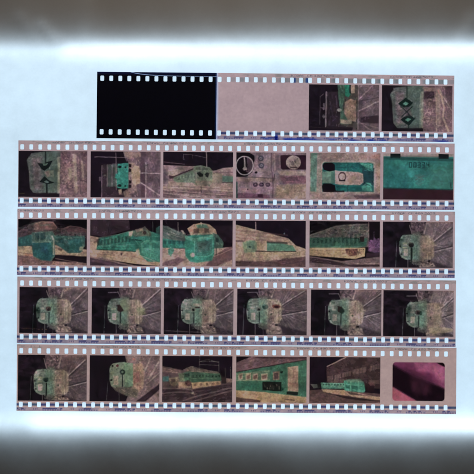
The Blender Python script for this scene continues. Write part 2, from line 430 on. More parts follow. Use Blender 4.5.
def yard_front(rect, seed, dx=0, dy=0, ppl=0, light=0, lampc=(60, 35, 35), cap=False, mark=None):
    """Locomotive nose seen from above the track, the picture lying on its side."""
    d = Pic(rect, K, seed, warp=.6); d.sat = .70; d.pb = 1
    x0, y0, x1, y1 = rect
    X = lambda v: v + dx
    Y = lambda v: v + dy
    # track bed fanning out on the right
    d.P((92 + light, 74 + light, 82 + light), (X(205), y0 - 5), (x1 + 9, y0 - 5), (x1 + 9, y1 + 9), (X(255), y1 + 9), (X(255), Y(330)), (X(300), Y(300)), (X(300), Y(150)), (X(220), Y(110)))
    d.P((112 + light, 82 + light, 84 + light), (X(296), y0 - 5), (x1 + 5, y0 - 5), (x1 + 5, y0 + 24), (X(340), Y(180)), (X(300), Y(150)), a=.6, soft=16)
    vx, vy = X(322), Y(212)
    for q in range(46):
        th = math.radians(-78 + q * 3.35 + d.rng.normal() * .8)
        r0 = d.rng.uniform(34, 60); r1 = r0 + d.rng.uniform(50, 190)
        c = ((132 + light, 110 + light, 114 + light), (58, 44, 56), (76, 62, 78))[d.rng.integers(3)]
        d.L(c, d.rng.uniform(2.2, 4.2), (vx + r0 * math.cos(th), vy + r0 * math.sin(th)), (vx + r1 * math.cos(th), vy + r1 * math.sin(th)), a=.4)
    d.B([(128, 106, 112), (62, 48, 60), (100, 76, 84)], 420, 3.2, 88, (X(342), y0), (x1, y0), (x1, y1), (X(342), y1), a=.38, ln=2.2, jit=.4)
    d.L((150, 128, 132), 6, (X(330), Y(188)), (x1 - 8 + dx * .3, y0 + 5 + dy), a=.85); d.L((52, 40, 52), 5, (X(334), Y(196)), (x1 + 2 + dx * .3, y0 + 9 + dy), a=.6)
    d.L((148, 128, 134), 6, (X(346), Y(246)), (x1 + 5, Y(216)), a=.7); d.L((50, 36, 48), 5, (X(346), Y(238)), (x1 + 5, Y(207)), a=.75)
    d.P((38, 26, 38), (X(262), Y(322)), (X(330), Y(306)), (x1 + 6, Y(350)), (x1 + 6, y1 + 6), (X(300), y1 + 6), a=.6, soft=12)
    d.L((142, 118, 110), 11, (X(296), y0), (X(282), Y(128)), a=.75); d.L((158, 110, 92), 7, (X(300), y0 + 6), (x1, y0 + 4), a=.28)
    # figure or shrub at the top
    d.P((96, 72, 82), (X(196), y0 - 4), (X(300), y0 - 4), (X(276), Y(128)), (X(246), Y(140)), (X(206), Y(132)), a=.95, soft=7)
    d.B([(146, 116, 118), (46, 32, 44), (118, 88, 94), (40, 28, 40)], 70, 8, 60, (X(200), y0), (X(292), y0), (X(276), Y(130)), (X(210), Y(136)), a=.6, ln=1.6, jit=.8)
    d.L((140, 116, 118), 4, (X(190), y0 + 22), (X(206), Y(132)), a=.8); d.E((200, 190, 180), X(232), Y(134), 4, a=.8)
    # underframe: outlined panels and pale rails
    d.P((128, 106, 94), (X(246), Y(142)), (X(304), Y(138)), (X(334), Y(152)), (X(346), Y(186)), (X(346), Y(262)), (X(334), Y(292)), (X(246), Y(304)), soft=10)
    d.P((132, 104, 96), (X(258), Y(146)), (X(302), Y(146)), (X(302), Y(290)), (X(260), Y(292)), a=.85, soft=4)
    d.P((96, 70, 70), (X(266), Y(262)), (X(300), Y(258)), (X(300), Y(284)), (X(266), Y(288)), a=.5, soft=7)
    for p in (((258, 152), (302, 148)), ((302, 148), (304, 286)), ((258, 152), (258, 290)), ((258, 196), (302, 194)), ((260, 244), (302, 240)), ((284, 150), (282, 190))):
        d.L((166, 142, 118), 4.5, *[(X(a), Y(b)) for a, b in p], a=.65)
    d.L((168, 146, 122), 9, (X(314), Y(146)), (X(320), Y(292)), a=.7); d.L((92, 70, 66), 4, (X(326), Y(160)), (X(328), Y(286)), a=.7); d.L((172, 150, 126), 6, (X(338), Y(170)), (X(340), Y(276)), a=.7)
    d.P((176, 148, 124), (X(306), Y(150)), (X(342), Y(170)), (X(346), Y(262)), (X(306), Y(290)), a=.3, soft=12)
    d.B([(182, 156, 130), (84, 60, 62), (156, 120, 108), (116, 112, 90), (60, 42, 46)], 80, 4.2, 89, (X(248), Y(142)), (X(336), Y(146)), (X(352), Y(214)), (X(336), Y(296)), (X(250), Y(304)), a=.5, ln=2.4, jit=.2)
    d.E((58, 66, 54), X(280), Y(238), 6, a=.8); d.P((166, 140, 122), (X(332), Y(196)), (X(362), Y(200)), (X(362), Y(208)), (X(332), Y(214)), a=.6, soft=6)
    d.P((146, 120, 108), (X(246), Y(300)), (X(296), Y(298)), (X(340), Y(318)), (X(352), y1 - 8), (X(300), y1 - 3), (X(250), y1 - 10), a=.75, soft=9)
    d.B([(178, 150, 132), (44, 30, 40), (110, 82, 80)], 44, 7, 24, (X(248), Y(300)), (X(320), Y(300)), (X(352), y1 - 12), (X(250), y1 - 4), a=.75, ln=2.2, jit=.6)
    d.E((24, 16, 26), X(312), Y(306), 9, 6, a=.85)
    # grey roof half of the nose
    d.P((92, 112, 102), (X(138), Y(152)), (X(150), Y(140)), (X(212), Y(136)), (X(222), Y(140)), (X(222), Y(300)), (X(168), Y(299)), (X(142), Y(284)), (X(130), Y(262)), (X(127), Y(184)), soft=5)
    d.P((112, 98, 98), (X(160), Y(146)), (X(196), Y(142)), (X(194), Y(190)), (X(156), Y(196)), a=.45, soft=10); d.P((62, 80, 76), (X(128), Y(200)), (X(148), Y(200)), (X(150), Y(270)), (X(134), Y(254)), a=.6, soft=6)
    for yy in (150, 176, 196, 226, 282): d.L((66, 66, 66), 3, (X(136), Y(yy + 6)), (X(202), Y(yy)), a=.45)
    d.L((150, 146, 136), 3.5, (X(128), Y(200)), (X(134), Y(252)), (X(150), Y(282)), (X(180), Y(298)), a=.6); d.L((146, 142, 134), 3, (X(142), Y(156)), (X(180), Y(142)), a=.5)
    d.B([(140, 136, 128), (56, 58, 60), (116, 98, 100), (84, 104, 98)], 110, 4, 85, (X(128), Y(152)), (X(208), Y(142)), (X(208), Y(296)), (X(142), Y(278)), a=.5, ln=2, jit=.6)
    # green nose panel
    d.P((88, 122, 106), (X(204), Y(138)), (X(212), Y(131)), (X(246), Y(130)), (X(256), Y(140)), (X(257), Y(302)), (X(248), Y(312)), (X(212), Y(312)), (X(204), Y(302)), soft=5)
    d.P((104, 118, 100), (X(206), Y(134)), (X(254), Y(132)), (X(254), Y(196)), (X(218), Y(200)), a=.55, soft=12)
    d.L((140, 146, 124), 3.5, (X(250), Y(144)), (X(252), Y(296)), a=.5); d.L((66, 84, 78), 3, (X(234), Y(150)), (X(236), Y(300)), a=.4)
    d.B([(116, 146, 124), (58, 92, 82), (128, 126, 104), (84, 112, 98)], 90, 4.5, 86, (X(208), Y(136)), (X(256), Y(142)), (X(256), Y(316)), (X(208), Y(306)), a=.5, ln=2.2, jit=.5)
    d.L((30, 40, 44), 7, (X(208), Y(226)), (X(207), Y(296)), a=.9)
    d.R((174, 158, 144), X(156), Y(230), X(182), Y(272), a=.92, soft=4); d.L((84, 78, 76), 2.5, (X(154), Y(228)), (X(184), Y(228)), (X(184), Y(274)), (X(154), Y(274)), a=.5)
    d.R((168, 152, 138), X(152), Y(196), X(178), Y(208), a=.6, soft=5)
    d.E(lampc, X(203), Y(204), 17, 16, a=.85); d.E((20, 18, 24), X(204), Y(208), 8, a=.8); d.L((140, 128, 124), 3, (X(192), Y(192)), (X(206), Y(190)), a=.5)
    for (a, b) in ((140, 262), (134, 212)): d.E((22, 18, 26), X(a), Y(b), 5, a=.9)
    d.E((176, 168, 164), X(142), Y(160), 5, a=.7)
    d.P((24, 17, 30), (X(150), Y(296)), (X(214), Y(302)), (X(226), Y(340)), (X(160), Y(340)), a=.8, soft=8)
    if cap:
        d.P((54, 34, 38), (X(184), Y(176)), (X(212), Y(182)), (X(228), Y(214)), (X(206), Y(224)), (X(190), Y(204)), a=.92)
    if ppl == 2:
        d.E((22, 60, 54), X(244), Y(190), 19, 15, a=.9); d.E((92, 150, 132), X(236), Y(180), 8, 5, a=.5); d.E((112, 50, 44), X(312), Y(188), 26, 13, a=.85); d.E((44, 20, 26), X(314), Y(190), 15, 7, a=.9)
    if ppl == 3:
        d.R((56, 38, 44), X(214), Y(188), X(248), Y(197), a=.9); d.R((176, 148, 134), X(204), Y(168), X(262), Y(184), a=.7)
    d.P((86, 84, 80), (X(196), Y(296)), (X(250), Y(298)), (X(262), Y(326)), (X(240), Y(336)), (X(206), Y(322)), a=.7, soft=9); d.P((92, 84, 80), (X(210), Y(118)), (X(262), Y(120)), (X(262), Y(142)), (X(212), Y(140)), a=.7, soft=9)
    d.B([(128, 112, 104), (40, 34, 40), (92, 104, 94)], 70, 4.5, 20, (X(190), Y(290)), (X(262), Y(292)), (X(262), Y(334)), (X(196), Y(330)), a=.6, ln=1.6, jit=.8); d.B([(128, 112, 104), (44, 36, 42), (88, 104, 94)], 50, 4.5, 20, (X(150), Y(128)), (X(262), Y(116)), (X(262), Y(144)), (X(150), Y(152)), a=.5, ln=1.6, jit=.8)
    d.P((118, 112, 98), (X(244), Y(140)), (X(270), Y(140)), (X(270), Y(300)), (X(244), Y(304)), a=.45, soft=14)
    d.B([(132, 118, 104), (60, 50, 52), (96, 100, 90)], 60, 4.5, 86, (X(240), Y(134)), (X(272), Y(134)), (X(272), Y(310)), (X(240), Y(310)), a=.5, ln=2, jit=.6)
    # posts and cables in the dark
    d.L((92, 98, 102), 3, (X(112), Y(180)), (X(106), y1 - 2), a=.8); d.L((60, 56, 66), 3, (X(112), Y(180)), (X(130), Y(168)), a=.7)
    d.L((108, 96, 102), 5, (X(182), Y(298)), (X(182), y1 - 2), a=.7); d.L((84, 74, 82), 4, (X(232), Y(326)), (X(232), y1 - 2), a=.6)
    d.N(.35, 60, 40, (x0, y0), (X(190), y0), (X(120), y1), (x0, y1), tint=(1.3, .9, 1.0))
    if mark == 'dots': d.B([(158, 96, 56), (110, 66, 44)], 60, 3.6, 0, (x0 + 18, y1 - 34), (x0 + 180, y1 - 27), (x0 + 180, y1 - 19), (x0 + 18, y1 - 26), a=.75, ln=1.2, jit=.1)
    if mark == 'bar': d.L((88, 74, 88), 7, (X(132), Y(100)), (X(192), Y(99)), a=.85)
    if mark == 'low': d.L((76, 60, 68), 7, (x0 + 6, y1 - 22), (X(250), y1 - 14), a=.75)
    return d

def curtain(rect, seed, diamonds):
    """Big face of a locomotive on its side with lozenge shaped windows."""
    d = Pic(rect, K, seed, warp=.9); d.sat = .72; d.pb = 1; x0, y0, x1, y1 = rect
    d.P((80, 86, 84), (x0 + 62, y0 + 40), (x0 + 84, y0 + 14), (x0 + 130, y0 + 8), (x0 + 270, y0 - 4), (x0 + 274, y1 - 22), (x0 + 100, y1 - 20), (x0 + 76, y1 - 50), (x0 + 66, y0 + 130), (x0 + 52, y0 + 60), soft=9)
    d.P((112, 84, 92), (x0 + 84, y0 + 44), (x0 + 140, y0 + 40), (x0 + 146, y1 - 50), (x0 + 100, y1 - 44), a=.7, soft=20)
    for k in range(16):
        yy = y0 + 20 + k * 15.5; d.L(((122, 108, 108), (56, 56, 60))[k % 2], 3.2, (x0 + 74, yy), (x0 + 160, yy + 3), a=.38)
    d.P((76, 100, 90), (x0 + 156, y0 + 4), (x0 + 246, y0), (x0 + 246, y1 - 30), (x0 + 166, y1 - 32), a=.65, soft=14)
    d.L((130, 116, 116), 4, (x0 + 62, y0 + 50), (x0 + 100, y0 + 28), (x0 + 150, y0 + 40), a=.6); d.L((118, 112, 108), 4, (x0 + 66, y0 + 60), (x0 + 74, y1 - 60), (x0 + 98, y1 - 26), a=.5)
    d.B([(132, 126, 120), (50, 56, 56), (104, 84, 92), (88, 108, 98)], 260, 4.2, 90, (x0 + 60, y0 + 10), (x0 + 252, y0), (x0 + 252, y1 - 26), (x0 + 90, y1 - 26), a=.45, ln=3, jit=.45)
    d.P((136, 128, 108), (x0 + 244, y0 + 40), (x0 + 262, y0 + 34), (x0 + 264, y1 - 20), (x0 + 246, y1 - 26), a=.8, soft=8)
    d.P((114, 82, 88), (x0 + 264, y0 - 4), (x1 + 4, y0 - 4), (x1 + 4, y1 + 4), (x0 + 258, y1 + 4), soft=8)
    d.P((84, 54, 66), (x0 + 272, y0 + 2), (x0 + 330, y0 + 2), (x0 + 322, y0 + 60), (x0 + 276, y0 + 60), a=.6, soft=12); d.P((92, 62, 74), (x0 + 390, y0), (x1, y0), (x1, y0 + 90), (x0 + 404, y0 + 60), a=.6, soft=16)
    for k in range(26):                                  # looping hoses and couplings
        cx, cy_ = d.rng.uniform(x0 + 276, x0 + 345), d.rng.uniform(y0 + 50, y1 - 50); r_ = d.rng.uniform(8, 22)
        d.E(((172, 140, 122), (70, 44, 54), (150, 116, 108))[k % 3], cx, cy_, r_, r_ * d.rng.uniform(.6, 1.5), ring=4, a=.5)
    d.B([(176, 142, 124), (74, 46, 58), (150, 112, 106), (100, 72, 84)], 300, 5, 84, (x0 + 268, y0), (x1, y0), (x1, y1), (x0 + 264, y1), a=.5, ln=2.2, jit=.7)
    d.P((166, 138, 120), (x0 + 340, y0 + 20), (x0 + 362, y0 + 16), (x0 + 372, y1 - 40), (x0 + 350, y1 - 26), a=.65, soft=10); d.L((78, 50, 60), 4, (x0 + 384, y0 + 20), (x0 + 392, y1 - 20), a=.6)
    return d

PICS = {}
def pic(strip, i, rect, label): 
    def deco(fn):
        PICS[(strip, i)] = (rect, label, fn); return fn
    return deco

# ---- strip 1
@pic(1, 5, (42, 98, 478, 388), 'sideways view of a dark carriage and a green machine by tracks')
def _(r):
    d = Pic(r, K, 105)
    d.P((50, 38, 48), (152, 145), (225, 140), (232, 340), (296, 352), (296, 370), (150, 362), soft=6)
    d.N(.3, 6, 40, (150, 140), (230, 140), (240, 360), (150, 360))
    d.P((96, 78, 84), (296, 90), (482, 90), (482, 392), (310, 392), (330, 330), (346, 200), soft=5)
    for (a, b, w, c, al) in (((352, 190), (436, 100), 9, (142, 118, 122), .8), ((356, 200), (482, 176), 5, (44, 32, 40), .7), ((352, 262), (482, 196), 9, (148, 128, 128), .8), ((352, 120), (372, 100), 5, (140, 118, 120), .6), ((356, 330), (440, 392), 6, (140, 118, 118), .7), ((350, 332), (482, 372), 5, (128, 104, 110), .7)):
        d.L(c, w, a, b, a=al)
    d.P((44, 30, 38), (366, 300), (482, 288), (482, 340), (360, 336), a=.75, soft=9)
    d.B([(120, 100, 106), (66, 50, 60)], 260, 4, -50, (352, 98), (478, 98), (478, 290), (352, 330), a=.5, ln=4)
    d.P((70, 62, 60), (236, 98), (352, 98), (348, 380), (232, 350), a=.9, soft=7); d.B([(112, 96, 84), (44, 40, 42), (84, 96, 80)], 120, 5, 80, (240, 98), (350, 98), (346, 370), (240, 350), a=.6, jit=.5)
    d.P((62, 100, 84), (218, 98), (262, 98), (262, 190), (250, 240), (270, 300), (310, 305), (306, 345), (240, 345), (236, 250), (226, 180), soft=6)
    d.B([(92, 122, 98), (36, 70, 64), (120, 112, 96)], 110, 6, 80, (220, 98), (264, 98), (262, 240), (300, 340), (240, 345), a=.6, ln=2.5)
    d.P((24, 128, 100), (262, 98), (292, 98), (300, 160), (288, 178), (266, 170), a=.95); d.R((24, 40, 40), 292, 98, 302, 150, a=.8)
    d.P((150, 122, 106), (302, 96), (326, 96), (326, 150), (304, 152), a=.95)
    d.P((140, 112, 96), (266, 206), (300, 186), (336, 196), (336, 330), (286, 322), (262, 280), a=.95, soft=7)
    d.B([(172, 142, 116), (108, 80, 72)], 70, 6, 85, (266, 200), (334, 196), (334, 330), (270, 300), a=.5)
    d.P((164, 140, 122), (238, 316), (310, 322), (308, 346), (240, 342), a=.9)
    d.E((170, 168, 156), 232, 258, 15, 10, a=.8)
    d.L((120, 104, 110), 9, (150, 146), (148, 362), a=.9); d.L((96, 82, 90), 4, (112, 172), (112, 352), a=.8); d.L((100, 86, 92), 4, (112, 176), (132, 158), a=.8)
    for y in (226, 248, 300): d.E((116, 100, 108), 136, y, 8, 12, a=.7)
    d.L((104, 88, 94), 4, (116, 246), (130, 246), a=.8); d.L((150, 126, 126), 5, (348, 98), (348, 386), a=.65)
    d.L((76, 62, 56), 3, (45, 366), (300, 376), a=.6)
    return d
@pic(1, 6, (22, 102, 463, 395), 'large sideways nose of an engine with two green lozenge windows')
def _(r):
    d = curtain(r, 106, True)
    for (x, y) in ((172, 218), (188, 320)):
        d.P((16, 38, 38), (x - 48, y + 2), (x, y - 38), (x + 46, y - 6), (x + 4, y + 38))
        d.P((86, 156, 130), (x - 20, y + 2), (x - 2, y - 12), (x + 20, y - 4), (x, y + 12), a=.85)
    d.P((104, 74, 80), (160, 240), (196, 236), (210, 296), (170, 300), a=.6, soft=9)
    for p in (((140, 236), (170, 262), (206, 300)), ((214, 236), (184, 264), (146, 304))): d.L((20, 36, 38), 6, *p, a=.8)
    d.L((26, 40, 38), 8, (178, 112), (180, 182), a=.7); d.L((26, 40, 38), 7, (190, 345), (192, 384), a=.7)
    d.L((140, 150, 122), 5, (262, 150), (262, 370), a=.6); d.L((200, 96, 92), 8, (372, 130), (396, 172), a=.5)
    d.P((52, 32, 44), (284, 142), (344, 136), (350, 180), (284, 188), a=.7, soft=6)
    d.L((178, 146, 120), 12, (384, 130), (412, 240), (404, 300), (440, 390), a=.7); d.L((176, 144, 120), 9, (362, 150), (366, 390), a=.7)
    d.L((170, 144, 128), 5, (404, 170), (463, 262), a=.75); d.P((72, 46, 58), (416, 106), (463, 106), (463, 230), (424, 180), a=.6, soft=10)
    d.P((140, 112, 92), (270, 108), (372, 118), (366, 138), (284, 136), a=.7, soft=8)
    return d
# ---- strip 2
@pic(2, 1, (14, 75, 447, 362), 'big sideways engine nose with two dark pointed windows')
def _(r):
    d = curtain(r, 201, False)
    d.P((20, 28, 32), (134, 150), (172, 154), (200, 142), (230, 134), (206, 178), (176, 200), (154, 184)); d.P((96, 124, 108), (166, 156), (200, 150), (190, 166), (172, 168), a=.8)
    d.P((20, 28, 32), (178, 232), (206, 258), (242, 272), (200, 282), (146, 268)); d.P((100, 124, 112), (172, 268), (190, 258), (208, 270), (196, 276), a=.8)
    d.P((140, 104, 98), (176, 206), (206, 196), (216, 230), (196, 240), a=.75, soft=7); d.R((150, 140, 112), 206, 196, 236, 236, a=.5)
    d.L((24, 28, 32), 10, (184, 82), (184, 150), a=.75); d.L((24, 32, 34), 12, (192, 280), (194, 340), a=.85)
    d.P((30, 20, 28), (14, 336), (256, 336), (256, 366), (14, 366), a=.75, soft=7); d.L((96, 82, 44), 3, (22, 342), (52, 341), a=.8)
    d.L((152, 142, 112), 9, (268, 150), (272, 330), a=.6); d.L((166, 138, 118), 16, (366, 110), (378, 330), a=.65)
    d.L((172, 142, 124), 14, (414, 140), (422, 250), a=.7); d.L((48, 32, 40), 3, (404, 254), (447, 268), a=.7)
    d.E((140, 104, 100), 322, 210, 32, 60, a=.5); d.P((126, 112, 92), (330, 180), (352, 176), (352, 260), (330, 250), a=.7, soft=9)
    return d
@pic(2, 2, (24, 80, 456, 368), 'sideways view of a bright teal engine front on a track')
def _(r):
    d = Pic(r, K, 202)
    d.P((56, 42, 52), (96, 165), (190, 150), (190, 330), (250, 340), (250, 372), (92, 372), soft=7)
    d.P((98, 76, 86), (220, 76), (460, 76), (460, 372), (240, 372), (250, 320), (258, 150), soft=6)
    d.B([(122, 100, 108), (68, 50, 62), (134, 112, 112)], 420, 4, 88, (330, 80), (456, 80), (456, 366), (330, 366), a=.42, ln=4)
    d.P((66, 46, 58), (330, 80), (362, 80), (362, 368), (336, 368), a=.6, soft=9)
    d.L((162, 140, 144), 7, (366, 150), (366, 368), a=.65); d.L((166, 146, 148), 6, (330, 214), (456, 216), a=.8); d.L((170, 146, 146), 8, (328, 270), (450, 352), a=.75)
    d.P((152, 124, 110), (228, 80), (330, 84), (334, 110), (262, 126), (232, 108), a=.75, soft=9)
    d.P((136, 110, 104), (256, 150), (300, 150), (312, 330), (256, 350), a=.85, soft=8)
    d.B([(170, 142, 126), (58, 38, 46), (120, 90, 92)], 120, 6, 80, (230, 84), (330, 84), (318, 366), (200, 366), (256, 300), (256, 140), a=.6)
    d.P((190, 158, 128), (276, 196), (296, 170), (322, 170), (330, 200), (330, 280), (296, 290), (280, 270), a=.9, soft=6)
    d.P((80, 100, 92), (128, 165), (192, 158), (192, 300), (128, 300), a=.55, soft=7)
    for (a, b) in (((94, 170), (94, 366)), ((128, 165), (128, 300)), ((156, 165), (158, 300)), ((180, 90), (184, 320)), ((50, 115), (260, 118)), ((228, 84), (246, 140))):
        d.L((128, 108, 116), 5, a, b, a=.7)
    d.P((36, 132, 118), (192, 160), (240, 150), (258, 152), (258, 312), (218, 314), (190, 308), (184, 250), (176, 246), (178, 222), (190, 218))
    d.B([(60, 152, 132), (24, 104, 98), (48, 120, 108)], 60, 6, 88, (190, 156), (256, 152), (256, 312), (190, 308), a=.5, ln=3)
    for y in (176, 294): d.E((16, 24, 30), 204, y, 11, 9, a=.9); d.E((16, 24, 30), 240, y + 2, 6, a=.8)
    for y in (168, 196, 270, 296): d.P((28, 18, 28), (260, y - 12), (276, y - 8), (276, y + 10), (260, y + 12), a=.9)
    d.P((158, 136, 112), (196, 318), (218, 316), (218, 350), (200, 350), a=.8); d.P((150, 124, 106), (226, 330), (250, 320), (280, 366), (232, 366), a=.6, soft=8)
    d.E((110, 96, 100), 112, 230, 6, a=.7); d.P((90, 76, 84), (76, 240), (90, 240), (90, 268), (76, 268), a=.7)
    return d
@pic(2, 3, (25, 82, 462, 375), 'locomotive with a train curving in front of low hills')
def _(r):
    d = Pic(r, K, 203)
    d.P((128, 104, 106), (20, 168), (220, 172), (340, 200), (400, 184), (466, 176), (466, 380), (20, 380), soft=4)
    d.P((156, 130, 118), (20, 262), (120, 276), (466, 280), (466, 330), (20, 320), soft=9)
    d.P((84, 58, 66), (20, 318), (200, 322), (466, 352), (466, 366), (180, 350), (20, 344), a=.55, soft=8)
    d.P((80, 60, 66), (20, 340), (140, 372), (60, 380), (20, 370), a=.6, soft=5)
    d.B([(168, 144, 130), (104, 78, 84), (140, 112, 112)], 360, 4, 8, (20, 270), (462, 280), (462, 375), (20, 375), a=.5, ln=7, jit=.1)
    d.P((36, 22, 32), (25, 134), (220, 158), (220, 172), (25, 166), a=.75); d.L((112, 88, 96), 4, (25, 146), (160, 160), a=.8)
    d.P((180, 150, 140), (56, 200), (110, 192), (160, 196), (110, 226), (84, 240), (56, 236), a=.85)
    d.P((52, 32, 40), (62, 232), (92, 236), (214, 186), (218, 198), (100, 250), (66, 254), a=.8)
    d.P((98, 116, 98), (92, 246), (214, 196), (222, 278), (110, 274), (90, 262), a=.85, soft=5)
    d.B([(128, 138, 114), (84, 92, 80)], 60, 5, -12, (96, 240), (214, 200), (218, 276), (110, 270), a=.5, ln=4)
    d.P((104, 112, 96), (214, 174), (262, 166), (316, 180), (336, 206), (334, 262), (316, 300), (244, 304), (218, 280), soft=5)
    d.B([(140, 134, 112), (66, 72, 66), (118, 100, 92), (96, 120, 98)], 120, 6, 70, (214, 172), (330, 180), (334, 270), (316, 302), (226, 300), a=.6)
    d.P((22, 26, 28), (234, 214), (252, 208), (274, 222), (274, 238), (254, 240), (244, 228), a=.9); d.P((22, 24, 28), (284, 222), (300, 210), (312, 218), (306, 244), (292, 238), a=.85)
    d.P((130, 118, 96), (334, 210), (396, 220), (396, 280), (330, 276), a=.7, soft=8); d.P((78, 124, 108), (394, 232), (466, 236), (466, 272), (396, 270), a=.8, soft=5)
    d.L((40, 26, 34), 4, (394, 276), (466, 272), a=.7)
    d.P((126, 92, 84), (226, 284), (318, 284), (300, 310), (240, 308), a=.6, soft=8); d.L((20, 16, 20), 4, (264, 300), (264, 340), a=.9)
    d.L((150, 130, 134), 6, (294, 84), (298, 176), a=.85)
    for p in (((152, 96), (210, 100), (292, 118)), ((152, 98), (150, 130), (160, 128)), ((208, 102), (208, 122))): d.L((116, 102, 106), 3, *p, a=.8)
    d.P((100, 80, 90), (25, 190), (52, 190), (58, 300), (25, 300), a=.6, soft=8); d.E((84, 66, 80), 38, 250, 10, 44, a=.4)
    for p in (((90, 246), (214, 196)), ((214, 174), (262, 166), (316, 180), (336, 206)), ((218, 196), (330, 204)), ((218, 256), (330, 262)), ((232, 200), (236, 276)), ((276, 206), (278, 276)), ((318, 206), (316, 280)), ((110, 252), (216, 230))): d.L((156, 150, 128), 3, *p, a=.38)
    d.P((60, 50, 50), (228, 180), (256, 174), (258, 192), (230, 196), a=.5, soft=5); d.P((60, 50, 50), (274, 176), (304, 182), (304, 198), (274, 194), a=.5, soft=5); d.P((134, 96, 88), (226, 262), (326, 266), (322, 284), (228, 282), a=.5, soft=5)
    for x in (118, 138, 158, 178, 198): d.P((62, 72, 66), (x, 246 - (x - 118) * .36), (x + 11, 242 - (x - 118) * .36), (x + 11, 256 - (x - 118) * .2), (x, 258 - (x - 118) * .2), a=.5)
    for y, q in ((292, 6), (306, 10), (324, 16), (344, 22)): d.L((180, 156, 142), 4, (25, y), (230, y + q), (462, y + q + 16), a=.5); d.L((74, 52, 60), 3.5, (25, y + 6), (230, y + q + 7), (462, y + q + 23), a=.5)
    d.P((150, 124, 120), (360, 196), (400, 180), (462, 176), (462, 200), (400, 206), a=.5, soft=7); d.L((78, 58, 66), 4, (340, 214), (462, 208), a=.5); d.L((150, 124, 122), 3, (25, 168), (220, 174), a=.7)
    return d
@pic(2, 4, (25, 85, 462, 375), 'cab controls with round dials and a pale hand wheel')
def _(r):
    d = Pic(r, (132, 108, 116), 204)
    d.N(.12, 50, 40); d.P((22, 14, 24), (22, 82), (100, 82), (136, 104), (140, 134), (124, 210), (92, 236), (22, 240), soft=5)
    d.P((84, 64, 76), (92, 112), (126, 130), (134, 190), (106, 216), (86, 208), a=.9)
    d.E((196, 178, 182), 78, 168, 53, 58, ring=6, a=.95); d.P((180, 158, 160), (72, 116), (80, 116), (84, 176), (98, 192), (74, 200), (64, 188), (74, 176), a=.95); d.L((30, 20, 28), 4, (90, 140), (94, 200), a=.8)
    for (x, y) in ((178, 122), (182, 168)): d.E((72, 66, 82), x, y, 18); d.E((122, 112, 124), x, y, 9); d.E((60, 52, 66), x, y, 4)
    d.E((24, 14, 22), 150, 211, 8, 7)
    for x in (146, 184, 224): d.E((62, 44, 60), x, 288, 15, 14); d.E((96, 80, 92), x, 286, 6)
    d.P((158, 130, 122), (30, 238), (240, 246), (252, 266), (34, 268), a=.85, soft=5); d.P((44, 32, 40), (30, 236), (246, 244), (246, 249), (30, 241), a=.6)
    d.P((160, 122, 126), (40, 300), (128, 320), (180, 318), (160, 340), (48, 326), a=.7, soft=9); d.P((104, 62, 84), (30, 340), (160, 345), (236, 352), (236, 375), (30, 375), a=.75, soft=9)
    d.P((34, 72, 72), (22, 270), (34, 270), (36, 375), (22, 375), a=.9); d.P((48, 24, 36), (160, 348), (192, 346), (196, 368), (160, 368), a=.85, soft=5); d.E((64, 40, 54), 98, 318, 5, a=.9)
    d.L((84, 60, 72), 6, (244, 86), (244, 190), (252, 230), (256, 300), (252, 370), a=.75); d.L((172, 146, 138), 8, (262, 90), (268, 370), a=.55); d.L((40, 28, 40), 5, (264, 222), (262, 262), a=.8)
    d.P((88, 70, 80), (272, 98), (296, 98), (296, 196), (272, 200), a=.6, soft=8)
    d.P((50, 26, 40), (300, 104), (312, 100), (462, 100), (462, 192), (314, 192), (302, 184), soft=5); d.E((168, 144, 138), 382, 146, 46, 44)
    d.B([(196, 172, 164), (120, 98, 98), (60, 42, 50)], 34, 6, 60, (352, 120), (410, 120), (410, 182), (356, 184), a=.7); d.L((60, 40, 46), 9, (366, 178), (404, 178), a=.8)
    d.P((178, 150, 138), (284, 200), (462, 200), (462, 226), (300, 228), a=.9, soft=5); d.P((118, 78, 88), (290, 232), (462, 230), (462, 276), (320, 282), a=.85, soft=6)
    d.R((84, 58, 70), 334, 238, 412, 262, a=.7); d.B([(140, 104, 110), (70, 44, 58)], 30, 4, 0, (320, 236), (420, 236), (420, 270), (320, 270), a=.6)
    d.P((166, 138, 116), (274, 286), (462, 282), (462, 375), (274, 375), a=.8, soft=9); d.N(.16, 40, 20, (274, 286), (462, 282), (462, 375), (274, 375)); d.L((110, 92, 80), 3, (430, 290), (436, 370), a=.7)
    d.B([(156, 134, 136), (92, 72, 84)], 120, 4, 90, (130, 90), (260, 90), (256, 370), (30, 370), (30, 250), (130, 240), a=.35); return d
